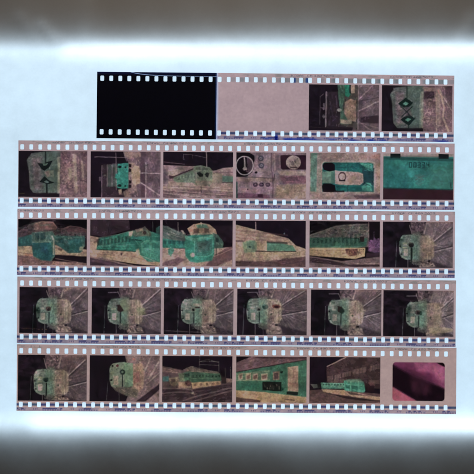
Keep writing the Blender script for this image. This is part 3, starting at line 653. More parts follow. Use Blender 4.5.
@pic(2, 5, (33, 87, 473, 377), 'teal control desk seen through a rounded cab window')
def _(r):
    d = Pic(r, (160, 132, 128), 205)
    d.N(.08, 60, 50); d.P((88, 128, 116), (40, 87), (80, 87), (76, 332), (38, 328), a=.95, soft=6); d.N(.14, 20, 30, (40, 87), (80, 87), (76, 332), (38, 328))
    d.P((152, 140, 132), (84, 90), (104, 90), (104, 330), (84, 330), a=.7, soft=8)
    d.P((176, 156, 146), (112, 138), (128, 132), (420, 132), (442, 146), (442, 330), (430, 340), (112, 340), a=.75, soft=5)
    d.P((20, 104, 104), (112, 156), (126, 146), (400, 146), (428, 152), (434, 330), (160, 330), (112, 330), soft=4); d.L((206, 190, 182), 4, (108, 160), (118, 142), (134, 137), (404, 137), (434, 144), (440, 160), (440, 334), (300, 338), a=.55)
    d.P((26, 60, 72), (360, 180), (434, 180), (434, 290), (360, 290), a=.85, soft=8)
    d.P((22, 14, 26), (112, 168), (124, 150), (172, 148), (188, 160), (192, 196), (160, 206), (120, 192)); d.P((20, 14, 24), (110, 296), (122, 280), (160, 278), (190, 290), (196, 326), (170, 334), (116, 332)); d.R((40, 20, 30), 116, 324, 250, 334, a=.8)
    d.P((104, 140, 122), (112, 206), (186, 200), (190, 278), (114, 276), a=.95); d.P((56, 104, 96), (166, 204), (190, 206), (190, 276), (166, 276), a=.7)
    d.P((176, 146, 136), (190, 196), (212, 200), (340, 206), (366, 216), (368, 270), (348, 288), (230, 288), (192, 282)); d.P((194, 168, 156), (200, 206), (262, 208), (262, 272), (204, 272), a=.7)
    d.E((60, 44, 54), 236, 236, 22, 26, ring=7, a=.9); d.E((186, 164, 156), 236, 240, 13, 15); d.R((44, 26, 36), 216, 256, 256, 266, a=.9); d.R((50, 30, 40), 222, 206, 250, 213, a=.8)
    d.B([(150, 118, 112), (196, 170, 160)], 40, 4, 0, (270, 214), (360, 220), (360, 280), (270, 280), a=.5)
    d.P((70, 164, 140), (346, 150), (420, 152), (426, 200), (400, 196), (360, 168), a=.85, soft=5); d.P((74, 168, 142), (356, 300), (384, 272), (416, 276), (424, 326), (364, 326), a=.85, soft=5)
    for p in (((270, 150), (272, 196)), ((270, 290), (272, 330)), ((330, 152), (420, 196)), ((372, 272), (424, 300)), ((200, 180), (330, 172)), ((200, 300), (350, 306))): d.L((10, 62, 70), 4, *p, a=.75)
    d.B([(36, 140, 126), (12, 74, 84)], 90, 5, 5, (190, 150), (430, 150), (430, 200), (190, 192), a=.5, ln=4); d.B([(36, 140, 126), (12, 74, 84)], 80, 5, 5, (196, 290), (430, 280), (430, 328), (196, 328), a=.5, ln=4)
    d.P((84, 60, 66), (300, 352), (470, 340), (478, 376), (330, 378), a=.8, soft=9); d.P((64, 52, 62), (340, 360), (470, 350), (470, 364), (345, 372), a=.6)
    d.P((196, 126, 110), (420, 98), (470, 92), (470, 126), (400, 116), a=.45, soft=10); d.P((176, 120, 112), (340, 96), (400, 96), (400, 118), (350, 124), a=.3, soft=9)
    d.P((150, 124, 100), (448, 150), (476, 150), (476, 340), (452, 336), a=.6, soft=8); d.P((110, 96, 80), (456, 140), (476, 140), (476, 260), (460, 260), a=.4, soft=8); return d
@pic(2, 6, (30, 90, 470, 372), 'teal locomotive side bearing the number 00334')
def _(r):
    d = Pic(r, (34, 124, 118), 206, warp=.3)
    d.N(.10, 90, 60); d.N(.06, 16, 16); d.P((70, 128, 112), (320, 180), (474, 150), (474, 310), (300, 310), a=.4, soft=60); d.P((22, 100, 112), (30, 180), (160, 200), (220, 310), (30, 310), a=.35, soft=60)
    d.R((150, 134, 128), 26, 86, 474, 108, soft=4); d.R((180, 160, 156), 136, 94, 380, 100, a=.8); d.R((112, 100, 98), 136, 102, 380, 112, a=.8)
    d.P((20, 26, 32), (74, 90), (138, 90), (138, 122), (74, 120)); d.P((20, 26, 32), (376, 90), (440, 92), (440, 124), (376, 124))
    d.P((26, 78, 78), (26, 112), (474, 118), (474, 136), (26, 128), a=.75, soft=7)
    d.P((54, 30, 38), (26, 304), (474, 312), (474, 380), (26, 380), soft=3); d.P((24, 60, 62), (26, 298), (474, 306), (474, 313), (26, 305), a=.8)
    c = (14, 44, 58); G7 = {'0': 'abcdef', '3': 'abgcd', '4': 'fgbc'}
    for k, ch in enumerate('00334'):
        x = 194 + k * 27; y = 145; W_, h = 14, 28
        seg = dict(a=((x, y), (x + W_, y)), b=((x + W_, y), (x + W_, y + h / 2)), c=((x + W_, y + h / 2), (x + W_, y + h)), d=((x, y + h), (x + W_, y + h)), e=((x, y + h / 2), (x, y + h)), f=((x, y), (x, y + h / 2)), g=((x, y + h / 2), (x + W_, y + h / 2)))
        for q in G7[ch]: d.L(c, 4.6, *seg[q], a=.62)
    cm = (88, 96, 96)
    for (y, ww) in ((218, 12), (228, 30), (238, 22), (248, 28), (258, 14), (270, 22), (280, 12)): d.L(cm, 5, (258 - ww, y), (258 + ww, y + 1), a=.55)
    d.L(cm, 5, (232, 222), (284, 252), a=.5); d.L(cm, 5, (284, 222), (232, 252), a=.5)
    d.L((20, 50, 50), 5, (452, 266), (456, 298), a=.8); return d
# ---- strip 3
@pic(3, 1, (15, 65, 444, 357), 'teal locomotive end beside coupled wagons')
def _(r):
    d = Pic(r, (30, 20, 28), 301)
    d.P((72, 58, 62), (15, 140), (110, 84), (230, 80), (262, 120), (444, 120), (444, 180), (15, 190), soft=9)
    d.B([(116, 94, 92), (50, 66, 60), (92, 60, 60), (22, 18, 22)], 240, 6, 8, (15, 120), (120, 76), (240, 72), (444, 110), (444, 190), (15, 180), a=.65, ln=4, jit=.4)
    d.P((40, 92, 92), (15, 184), (110, 160), (110, 232), (15, 240), soft=6); d.P((166, 138, 112), (15, 238), (104, 236), (110, 300), (15, 300), soft=6); d.P((178, 110, 84), (60, 282), (112, 290), (120, 310), (60, 300), a=.6, soft=9)
    d.P((160, 130, 106), (240, 226), (444, 256), (444, 300), (240, 290), soft=6); d.P((190, 162, 130), (244, 256), (444, 286), (444, 300), (244, 282), a=.7)
    d.P((112, 82, 78), (15, 296), (110, 300), (240, 330), (444, 340), (444, 360), (15, 360), soft=6); d.P((36, 24, 32), (246, 298), (444, 330), (444, 346), (250, 316), a=.8); d.P((150, 116, 98), (240, 330), (444, 352), (300, 362), (220, 356), a=.7, soft=6)
    d.B([(150, 120, 106), (80, 56, 60)], 150, 4, 6, (15, 296), (110, 300), (240, 330), (444, 340), (444, 357), (15, 357), a=.5, ln=6)
    d.P((42, 90, 86), (240, 170), (430, 170), (430, 236), (404, 276), (330, 280), (270, 236), (240, 220), soft=6); d.B([(70, 116, 106), (26, 60, 62), (120, 108, 98)], 130, 5, 40, (240, 160), (440, 160), (430, 270), (320, 276), (246, 220), a=.6, ln=3)
    d.P((34, 100, 100), (324, 196), (420, 190), (414, 256), (380, 276), (330, 250), a=.6, soft=9); d.P((176, 152, 120), (396, 240), (424, 232), (420, 262), (398, 262), a=.7, soft=6)
    d.P((60, 98, 90), (102, 150), (228, 142), (244, 176), (244, 300), (224, 330), (160, 326), (110, 300), (100, 230), soft=5); d.B([(104, 118, 104), (44, 76, 72), (130, 108, 98)], 100, 5, 60, (106, 148), (230, 142), (234, 206), (106, 212), a=.6, ln=3)
    d.P((30, 92, 96), (106, 216), (222, 212), (232, 300), (214, 330), (160, 322), (110, 296), a=.9, soft=5); d.P((36, 72, 104), (150, 236), (200, 232), (204, 280), (156, 276), a=.45, soft=14)
    d.L((150, 144, 128), 9, (226, 172), (238, 200), (236, 286), a=.8); d.L((120, 122, 108), 4, (106, 212), (222, 208), a=.7); d.L((144, 134, 116), 5, (118, 160), (130, 196), a=.6)
    d.P((122, 92, 82), (110, 96), (236, 80), (252, 128), (120, 142), a=.5, soft=9); d.P((12, 10, 16), (15, 65), (100, 65), (84, 92), (15, 120), a=.9, soft=6); d.P((12, 10, 16), (260, 65), (444, 65), (444, 130), (350, 110), (270, 96), a=.85, soft=8)
    for p in (((106, 150), (228, 142)), ((228, 142), (246, 176), (242, 300)), ((104, 216), (100, 160)), ((110, 300), (160, 328), (222, 330), (240, 302)), ((150, 150), (150, 210)), ((190, 148), (192, 210))): d.L((122, 130, 116), 3, *p, a=.38)
    for p in (((246, 170), (330, 150), (440, 156)), ((330, 150), (330, 196)), ((404, 160), (416, 230)), ((264, 180), (320, 196)), ((300, 170), (340, 240)), ((340, 182), (420, 176))): d.L((134, 134, 120), 3, *p, a=.38)
    d.P((24, 52, 56), (120, 156), (148, 154), (148, 196), (122, 200), a=.55); d.P((24, 52, 56), (156, 154), (186, 152), (186, 194), (156, 196), a=.55); d.P((20, 50, 54), (260, 186), (296, 184), (300, 214), (266, 216), a=.5)
    d.P((110, 74, 64), (116, 90), (160, 76), (230, 80), (258, 112), (250, 136), (210, 122), (150, 126), a=.6, soft=6); d.L((150, 120, 104), 4, (118, 96), (166, 80), (232, 86), (256, 116), a=.6); d.L((70, 96, 84), 5, (150, 104), (220, 100), a=.6)
    d.P((92, 62, 60), (300, 120), (340, 104), (400, 112), (444, 130), (444, 150), (330, 146), a=.6, soft=8); d.L((140, 110, 100), 3, (300, 122), (342, 108), (404, 114), (444, 130), a=.6)
    for x in (24, 46, 68, 88): d.L((20, 54, 58), 4, (x, 192), (x, 226), a=.5)
    d.L((176, 148, 122), 4, (15, 250), (104, 262), a=.6); d.L((60, 40, 44), 4, (15, 276), (108, 288), a=.5); d.L((170, 138, 116), 4, (250, 314), (444, 346), a=.6); d.P((40, 24, 30), (262, 246), (290, 250), (290, 268), (266, 262), a=.5, soft=6)
    return d
@pic(3, 2, (20, 70, 457, 358), 'long teal railcar beside a low pale bank')
def _(r):
    d = Pic(r, (20, 13, 22), 302)
    d.P((54, 40, 48), (16, 66), (262, 66), (268, 130), (100, 178), (16, 166), soft=4); d.N(.12, 30, 30)
    d.P((168, 138, 116), (16, 170), (84, 184), (76, 256), (16, 262), soft=5); d.E((96, 70, 62), 52, 204, 14, 12, a=.6); d.E((200, 170, 150), 40, 200, 14, 8, a=.7)
    d.P((170, 138, 112), (16, 258), (320, 266), (460, 330), (460, 360), (300, 346), (16, 300), soft=5); d.B([(188, 156, 128), (130, 98, 86), (96, 66, 62)], 130, 4, 6, (16, 262), (320, 270), (457, 334), (457, 352), (16, 300), a=.5, ln=5)
    d.P((60, 44, 54), (16, 300), (180, 330), (320, 360), (16, 362), soft=5); d.P((132, 104, 96), (16, 292), (100, 306), (200, 334), (330, 362), (290, 362), (16, 308), a=.7); d.P((90, 66, 76), (60, 318), (200, 350), (180, 360), (16, 330), a=.7, soft=5)
    d.P((38, 116, 98), (74, 186), (140, 176), (266, 142), (350, 128), (457, 160), (457, 334), (380, 330), (310, 270), (60, 256), soft=5)
    d.B([(66, 142, 118), (24, 86, 78), (50, 112, 100)], 220, 5, 0, (76, 190), (260, 150), (380, 160), (457, 180), (457, 320), (310, 262), (70, 250), a=.55, ln=5)
    d.B([(110, 110, 98), (40, 40, 44), (136, 112, 98)], 60, 4, 88, (76, 184), (262, 148), (262, 200), (80, 240), a=.6, ln=5)
    d.P((90, 84, 72), (262, 146), (344, 122), (360, 108), (400, 148), (400, 170), (300, 176), a=.8, soft=6); d.B([(140, 110, 96), (50, 44, 46)], 50, 5, -20, (262, 142), (360, 112), (420, 156), (300, 176), a=.6)
    d.P((172, 156, 122), (260, 146), (286, 142), (282, 172), (262, 184), a=.9); d.L((14, 44, 44), 5, (276, 196), (340, 198), a=.85); d.L((24, 60, 56), 5, (70, 258), (306, 268), a=.9); d.E((40, 26, 30), 360, 150, 11, 14, a=.7)
    d.P((70, 150, 124), (330, 214), (380, 196), (457, 206), (457, 330), (390, 324), (340, 280), a=.6, soft=10); d.P((172, 150, 116), (306, 258), (324, 246), (334, 284), (312, 296), a=.8)
    d.L((96, 104, 98), 3, (410, 84), (412, 150), a=.7); d.P((44, 92, 84), (430, 120), (457, 104), (457, 160), (430, 156), a=.8, soft=6); d.E((40, 26, 30), 216, 284, 6, 8, a=.8); d.P((36, 28, 32), (62, 192), (82, 186), (78, 232), (64, 240), a=.6, soft=6)
    for x in range(84, 262, 22): d.P((30, 66, 62), (x, 200 - (x - 84) * .16), (x + 13, 198 - (x - 84) * .16), (x + 13, 226 - (x - 84) * .12), (x, 230 - (x - 84) * .12), a=.6)
    for x in range(100, 262, 44): d.L((128, 130, 116), 3, (x, 186), (x, 246), a=.5)
    d.L((110, 140, 124), 3, (70, 236), (300, 226), a=.5); d.L((20, 70, 66), 3, (70, 246), (306, 244), a=.5); d.L((124, 124, 110), 4, (84, 182), (200, 160), (264, 142), a=.6)
    for p in (((340, 216), (380, 198), (457, 206)), ((340, 216), (346, 282)), ((400, 204), (396, 322)), ((346, 250), (457, 262)), ((300, 196), (330, 230)), ((392, 176), (457, 172)), ((380, 150), (390, 198))): d.L((126, 168, 144), 3, *p, a=.38)
    d.P((22, 84, 76), (352, 222), (388, 212), (388, 244), (354, 248), a=.5, soft=6); d.P((22, 84, 76), (408, 214), (450, 218), (450, 248), (408, 246), a=.5, soft=6); d.P((120, 96, 84), (300, 130), (344, 120), (352, 136), (310, 150), a=.6, soft=5)
    d.L((190, 160, 134), 4, (16, 268), (310, 282), (457, 342), a=.6); d.L((84, 56, 56), 4, (16, 282), (300, 300), (420, 346), a=.5)
    for x in range(100, 300, 30): d.E((96, 66, 60), x, 276 + (x - 100) * .03, 7, 6, a=.5)
    return d
@pic(3, 3, (22, 72, 460, 362), 'rounded teal engine nose with a domed roof close to the camera')
def _(r):
    d = Pic(r, (22, 14, 24), 303)
    d.P((66, 46, 56), (330, 110), (460, 100), (460, 220), (390, 200), a=.3, soft=10)
    d.P((160, 132, 118), (16, 240), (180, 256), (460, 240), (460, 366), (16, 366), soft=5); d.B([(184, 156, 140), (112, 82, 84), (146, 112, 106)], 200, 5, -12, (16, 250), (460, 240), (460, 362), (16, 362), a=.45, ln=6)
    d.P((92, 62, 66), (340, 296), (410, 250), (460, 232), (460, 320), (360, 362), (290, 362), a=.75, soft=9); d.P((84, 58, 66), (22, 340), (120, 306), (170, 320), (100, 362), (22, 362), a=.7, soft=8)
    d.P((78, 92, 88), (16, 100), (140, 150), (176, 170), (176, 220), (16, 200), soft=6); d.B([(130, 116, 110), (36, 56, 56), (104, 88, 88)], 110, 6, 20, (16, 100), (176, 150), (176, 220), (16, 210), a=.6, ln=4)
    d.P((38, 116, 102), (16, 188), (170, 206), (168, 250), (16, 246), soft=5); d.B([(70, 140, 120), (24, 84, 80)], 50, 5, 60, (16, 188), (170, 206), (168, 250), (16, 246), a=.5)
    d.P((52, 120, 100), (58, 256), (84, 240), (96, 262), (76, 304), (60, 290), a=.9, soft=5); d.L((140, 128, 120), 4, (118, 84), (120, 150), a=.7); d.P((150, 130, 118), (136, 134), (152, 136), (164, 158), (150, 160), a=.8)
    d.P((150, 120, 98), (176, 124), (214, 98), (264, 88), (316, 98), (352, 130), (362, 160), (330, 172), (200, 172), soft=5); d.B([(178, 146, 116), (98, 72, 62), (130, 120, 92)], 90, 6, 10, (180, 122), (260, 90), (350, 128), (340, 170), (196, 168), a=.55)
    d.P((60, 120, 100), (232, 102), (290, 94), (310, 120), (240, 122), a=.75, soft=6); d.L((190, 178, 150), 4, (262, 84), (266, 104), a=.9)
    d.P((62, 96, 84), (336, 150), (372, 166), (402, 210), (402, 244), (344, 250), soft=6); d.B([(120, 124, 104), (30, 40, 44)], 60, 5, 70, (336, 150), (372, 166), (402, 240), (346, 250), a=.6, ln=4)
    d.P((42, 128, 108), (166, 176), (200, 168), (332, 160), (346, 180), (344, 290), (330, 326), (240, 340), (196, 334), (166, 300), (162, 230), soft=5); d.N(.07, 20, 20, (166, 176), (340, 164), (340, 326), (170, 320))
    d.P((96, 158, 130), (160, 170), (220, 186), (336, 164), (338, 176), (222, 200), (164, 188), a=.75, soft=4); d.P((50, 104, 94), (220, 206), (334, 186), (334, 280), (300, 300), (226, 296), a=.7, soft=7); d.P((80, 92, 88), (232, 214), (300, 202), (296, 252), (250, 262), a=.45, soft=14)
    d.E((186, 176, 140), 210, 292, 15, a=.85); d.E((220, 206, 170), 210, 292, 7, a=.85); d.L((100, 160, 134), 3, (222, 204), (224, 300), a=.5); d.L((28, 24, 26), 4, (358, 250), (358, 292), a=.8)
    for p in (((222, 204), (334, 184), (340, 170)), ((222, 204), (226, 298), (300, 300), (334, 282), (334, 186)), ((166, 190), (220, 204)), ((168, 298), (200, 330), (244, 338), (332, 322), (344, 286)), ((164, 176), (200, 164), (330, 152))): d.L((120, 172, 146), 3.4, *p, a=.4)
    d.P((64, 84, 84), (240, 214), (318, 200), (320, 262), (244, 276), a=.45, soft=8); d.B([(120, 92, 88), (40, 60, 60)], 22, 5, 20, (240, 214), (318, 200), (320, 262), (244, 276), a=.5)
    for p in (((180, 126), (216, 102), (264, 92), (314, 102), (350, 132)), ((188, 148), (340, 140)), ((200, 118), (204, 164)), ((314, 104), (322, 160)), ((176, 164), (206, 160))): d.L((186, 158, 130), 3.5, *p, a=.45)
    d.P((60, 44, 44), (214, 128), (250, 122), (252, 152), (216, 156), a=.6, soft=5); d.P((60, 44, 44), (282, 122), (310, 124), (314, 150), (284, 150), a=.6, soft=5); d.P((140, 84, 78), (186, 130), (210, 126), (210, 150), (190, 152), a=.5, soft=6)
    for x in (28, 56, 86, 116, 142): d.P((22, 56, 60), (x, 200), (x + 18, 202), (x + 18, 224), (x, 222), a=.55)
    for p in (((16, 108), (140, 156)), ((16, 128), (150, 172)), ((16, 150), (160, 186)), ((22, 186), (170, 204)), ((40, 72), (60, 130))): d.L((128, 112, 108), 3.4, *p, a=.38)
    d.L((34, 46, 46), 4, (372, 170), (400, 216), (400, 244), a=.6); d.P((24, 40, 44), (350, 176), (372, 184), (376, 214), (352, 206), a=.6, soft=5); d.L((176, 146, 130), 5, (22, 300), (160, 280), a=.5); d.L((180, 150, 134), 4, (346, 300), (460, 250), a=.5)
    return d
@pic(3, 4, (22, 75, 460, 367), 'railcar on a curve below layered pale slopes')
def _(r):
    d = Pic(r, K, 304)
    d.P((162, 136, 114), (18, 100), (140, 130), (350, 186), (400, 232), (464, 254), (464, 372), (18, 372), soft=4)
    for (y, c) in ((130, (98, 70, 66)), (152, (112, 82, 76)), (176, (88, 60, 60)), (192, (132, 102, 88))): d.P(c, (22, y), (140, y + 12), (300, y + 28), (350, y + 34), (350, y + 40), (280, y + 38), (22, y + 14), a=.55, soft=6)
    d.B([(180, 152, 124), (112, 82, 74), (142, 112, 98)], 300, 4, 12, (22, 108), (140, 134), (350, 190), (400, 240), (22, 210), a=.5, ln=7, jit=.08)
    d.P((92, 72, 72), (22, 198), (80, 200), (76, 214), (22, 212), a=.9); d.P((118, 128, 100), (66, 214), (110, 198), (154, 208), (156, 270), (120, 290), (76, 276), soft=8); d.B([(148, 144, 112), (76, 96, 82)], 60, 6, 60, (70, 210), (150, 200), (156, 270), (80, 280), a=.55)
    d.P((70, 112, 96), (92, 206), (140, 202), (140, 250), (96, 254), a=.5, soft=10); d.E((24, 28, 30), 112, 242, 8, 6, a=.7); d.P((172, 140, 112), (156, 204), (218, 202), (220, 262), (156, 262), soft=4); d.L((96, 68, 60), 3, (186, 204), (188, 262), a=.5)
    d.P((76, 122, 98), (218, 208), (300, 218), (380, 232), (400, 266), (220, 266), soft=4); d.B([(100, 142, 112), (50, 92, 80)], 60, 5, 5, (220, 210), (380, 232), (396, 264), (222, 264), a=.5, ln=4); d.L((30, 24, 26), 5, (148, 268), (270, 272), (400, 268), a=.9); d.P((36, 40, 40), (214, 206), (340, 210), (350, 224), (216, 216), a=.7)
    d.P((180, 154, 120), (90, 274), (380, 274), (330, 300), (120, 300), a=.8, soft=6); d.B([(186, 158, 128), (120, 92, 82)], 160, 4, 4, (22, 290), (460, 260), (460, 330), (22, 330), a=.5, ln=8, jit=.06)
    d.P((70, 46, 52), (22, 330), (200, 334), (460, 300), (464, 316), (464, 372), (22, 372), a=.8, soft=9); d.B([(120, 92, 86), (50, 32, 40)], 120, 4, -4, (22, 330), (460, 300), (460, 367), (22, 367), a=.5, ln=8, jit=.06)
    d.L((156, 132, 130), 5, (146, 84), (148, 134), a=.9); d.E((100, 110, 120), 326, 156, 5, a=.7); d.L((130, 110, 90), 5, (350, 196), (352, 216), a=.8); return d
@pic(3, 5, (33, 75, 474, 370), 'dull green locomotive side with a violet patch at right')
def _(r):
    d = Pic(r, (22, 15, 22), 305)
    d.P((78, 70, 68), (30, 160), (200, 104), (300, 92), (404, 92), (408, 240), (30, 240), soft=7); d.B([(112, 96, 88), (38, 38, 40), (88, 84, 76), (62, 90, 76)], 260, 5, -12, (30, 150), (200, 96), (404, 84), (404, 200), (30, 200), a=.6, ln=5)
    d.P((46, 92, 74), (30, 182), (250, 178), (396, 184), (388, 232), (330, 248), (30, 246), soft=5); d.B([(72, 118, 92), (30, 70, 60)], 100, 5, 0, (34, 184), (390, 186), (380, 244), (34, 244), a=.5, ln=5); d.L((16, 26, 26), 4, (254, 182), (340, 184), a=.9)
    d.P((160, 132, 98), (30, 246), (384, 244), (380, 300), (320, 316), (30, 296), soft=4); d.B([(184, 154, 114), (116, 84, 70)], 110, 5, 6, (34, 250), (380, 250), (376, 306), (34, 296), a=.5, ln=4)
    d.P((82, 48, 44), (256, 252), (340, 250), (332, 290), (290, 300), (266, 284), a=.85, soft=6); d.B([(170, 136, 100), (40, 26, 30)], 26, 6, 50, (260, 252), (380, 252), (370, 290), (270, 290), a=.7)
    d.P((104, 82, 82), (30, 300), (240, 330), (474, 300), (478, 372), (30, 372), soft=5); d.P((40, 26, 34), (30, 306), (200, 330), (360, 352), (474, 350), (474, 362), (300, 366), (30, 340), a=.75, soft=5); d.P((150, 124, 112), (120, 316), (300, 344), (474, 342), (474, 350), (280, 352), a=.6)
    d.B([(140, 114, 108), (60, 44, 50)], 150, 4, 6, (30, 300), (240, 326), (474, 300), (474, 370), (30, 370), a=.45, ln=7, jit=.1)
    d.P((100, 68, 100), (404, 206), (418, 196), (430, 200), (438, 182), (450, 192), (462, 186), (478, 198), (478, 272), (440, 276), (400, 264), a=.9, soft=12); d.B([(142, 96, 138), (60, 38, 62), (100, 64, 96)], 80, 6, 60, (404, 186), (474, 180), (474, 274), (404, 270), a=.6, jit=.8); d.L((104, 74, 104), 4, (436, 140), (438, 190), a=.6); d.P((72, 48, 60), (390, 280), (474, 276), (474, 300), (390, 306), a=.7, soft=6)
    d.P((46, 28, 30), (348, 176), (376, 170), (376, 206), (352, 206), a=.9); d.L((110, 96, 86), 4, (342, 92), (346, 200), a=.7); d.L((130, 104, 100), 4, (402, 80), (404, 180), a=.7); d.P((14, 10, 16), (33, 75), (300, 75), (180, 104), (80, 146), (33, 164), a=.85, soft=6)
    d.B([(84, 74, 76)], 24, 3, -30, (33, 80), (190, 80), (100, 140), (33, 150), a=.6, ln=8)
    for x in range(48, 340, 26): d.L((120, 104, 98), 3, (x, 186 - max(0, x - 120) * .30), (x + 2, 236), a=.35); d.P((28, 44, 42), (x + 6, 194 - max(0, x - 120) * .2), (x + 19, 192 - max(0, x - 120) * .2), (x + 19, 214), (x + 6, 216), a=.4)
    for p in (((33, 166), (200, 110), (300, 96), (402, 90)), ((36, 180), (230, 140), (400, 132)), ((200, 112), (230, 180)), ((300, 96), (310, 178)), ((240, 120), (400, 110))): d.L((140, 122, 112), 3, *p, a=.38)
    d.B([(130, 110, 100), (24, 22, 26), (80, 96, 84)], 120, 5, -20, (120, 130), (300, 92), (404, 92), (404, 180), (120, 180), a=.6, ln=2.4, jit=.7); d.L((120, 140, 118), 3, (34, 242), (388, 238), a=.5)
    d.E((130, 96, 76), 292, 272, 16, ring=4, a=.7); d.E((130, 96, 76), 346, 268, 15, ring=4, a=.7); d.L((60, 40, 40), 4, (34, 262), (262, 262), a=.4); d.L((188, 160, 122), 3, (34, 254), (262, 252), a=.5)
    return d
@pic(3, 6, (28, 80, 466, 375), 'sideways green engine nose in a rail yard with a dark round lamp')
def _(r):
    d = yard_front(r, 306, dx=4, dy=26, light=8, lampc=(36, 28, 34))
    for y in (214, 242, 270): d.R((172, 166, 104), 152, y, 182, y + 9, a=.5)
    d.L((20, 28, 28), 7, (206, 250), (206, 350), a=.9); d.P((164, 126, 92), (270, 190), (316, 180), (350, 220), (346, 300), (276, 316), a=.35, soft=20); return d
# ---- strip 4
@pic(4, 1, (22, 68, 450, 357), 'sideways green engine nose, with a row of tiny orange dots below')
def _(r):
    d = yard_front(r, 401, mark='dots', lampc=(66, 40, 40)); d.P((150, 112, 86), (300, 74), (340, 70), (330, 90), (300, 96), a=.5, soft=6); return d
@pic(4, 2, (30, 72, 462, 360), 'sideways green engine nose with a brown patch over its lamp')
def _(r):
    d = yard_front(r, 402, dx=2, dy=2, cap=True, mark='bar'); d.P((134, 134, 104), (204, 150), (260, 136), (272, 190), (236, 230), (206, 200), a=.6, soft=12); d.P((120, 128, 84), (310, 200), (360, 196), (366, 240), (320, 240), a=.5, soft=10)
    d.P((60, 38, 40), (186, 180), (206, 178), (230, 214), (208, 224), a=.9); return d
@pic(4, 3, (30, 78, 464, 370), 'sideways green engine nose with a pale bar across it')
def _(r):
    return yard_front(r, 403, dx=10, dy=6, ppl=3, mark='low', lampc=(100, 96, 90))
@pic(4, 4, (32, 82, 467, 374), 'sideways engine nose beside a red brown oval lamp')
def _(r):
    return yard_front(r, 404, dx=-36, dy=4, ppl=2, mark='bar', lampc=(84, 84, 80))
@pic(4, 5, (42, 87, 480, 380), 'sideways green engine nose with a dark green dot')
def _(r):
    d = yard_front(r, 405, dx=22, dy=14, ppl=0, mark='bar', cap=True); d.E((24, 56, 48), 236, 222, 16, 18, a=.7); return d
@pic(4, 6, (32, 92, 470, 384), 'pale sideways green engine nose farther right in its frame')
def _(r):
    d = yard_front(r, 406, dx=46, dy=28, mark='bar', light=24, lampc=(72, 48, 48)); d.P((176, 150, 116), (316, 328), (400, 322), (466, 334), (466, 352), (400, 362), (320, 366), a=.75, soft=8)
    d.P((164, 130, 110), (330, 180), (400, 170), (410, 330), (340, 340), a=.35, soft=26); d.E((24, 56, 46), 266, 236, 9, 14, a=.8); return d
# ---- strip 5
@pic(5, 1, (12, 72, 443, 360), 'dim sideways green engine nose with a teal round lamp')
def _(r):
    d = yard_front(r, 501, dx=-16, dy=24, light=-6, lampc=(24, 56, 54))
    for y in (210, 236, 262): d.R((160, 150, 100), 136, y, 164, y + 8, a=.5)
    d.L((20, 30, 30), 6, (190, 250), (190, 330), a=.9); return d
@pic(5, 2, (17, 75, 453, 367), 'large sideways pale green engine nose')
def _(r):
    d = Pic(r, K, 502, warp=.6); d.sat = .74
    d.P((116, 90, 96), (236, 70), (460, 70), (460, 372), (240, 372), (280, 280), soft=6); d.B([(146, 122, 122), (84, 60, 72)], 300, 4, -58, (300, 75), (453, 75), (453, 367), (300, 367), a=.42, ln=6)
    for (a, b, w_) in (((352, 190), (400, 78), 10), ((386, 220), (460, 92), 11), ((330, 78), (330, 130), 7), ((376, 250), (460, 176), 7)): d.L((172, 146, 140), w_, a, b, a=.75)
    d.P((40, 26, 38), (326, 352), (460, 246), (460, 282), (360, 372), (300, 372), a=.85, soft=7); d.P((128, 100, 98), (360, 372), (460, 290), (460, 372), a=.6, soft=6)
    d.P((148, 116, 100), (284, 130), (340, 120), (360, 170), (352, 280), (300, 330), (280, 330), soft=9); d.B([(176, 140, 114), (124, 72, 70), (150, 128, 98)], 90, 6, 88, (284, 130), (346, 124), (350, 280), (290, 330), a=.6); d.P((128, 70, 66), (288, 186), (328, 180), (330, 240), (290, 250), a=.5, soft=8)
    d.P((112, 122, 106), (146, 142), (162, 126), (210, 117), (236, 116), (236, 284), (172, 284), (152, 270), (142, 230), (140, 170), soft=7); d.P((100, 132, 104), (234, 118), (286, 124), (288, 270), (236, 284), soft=5)
    d.B([(150, 152, 124), (84, 100, 84), (110, 124, 96)], 90, 5, 88, (152, 128), (280, 122), (280, 276), (156, 274), a=.5, ln=4)
    d.E((40, 56, 54), 222, 180, 17); d.E((110, 130, 116), 222, 180, 8, a=.7); d.L((24, 34, 34), 6, (221, 200), (222, 276), a=.9)
    d.P((174, 150, 132), (166, 206), (196, 204), (196, 264), (166, 262), a=.9); d.E((90, 30, 40), 190, 140, 8, a=.9); d.E((24, 20, 24), 160, 142, 6); d.E((24, 20, 24), 152, 232, 6)
    d.P((92, 82, 74), (160, 276), (290, 272), (322, 296), (316, 350), (280, 340), (226, 322), (180, 300), a=.9, soft=12); d.B([(150, 124, 104), (70, 66, 60)], 70, 6, 20, (176, 284), (310, 280), (312, 345), (226, 322), a=.6, jit=.6)
    d.P((140, 110, 106), (236, 76), (330, 76), (330, 110), (250, 120), a=.6, soft=7); d.E((190, 110, 100), 292, 98, 9, 7, a=.7); d.L((90, 92, 94), 3, (132, 250), (122, 364), a=.7); d.L((90, 80, 84), 5, (202, 310), (202, 364), a=.5); return d
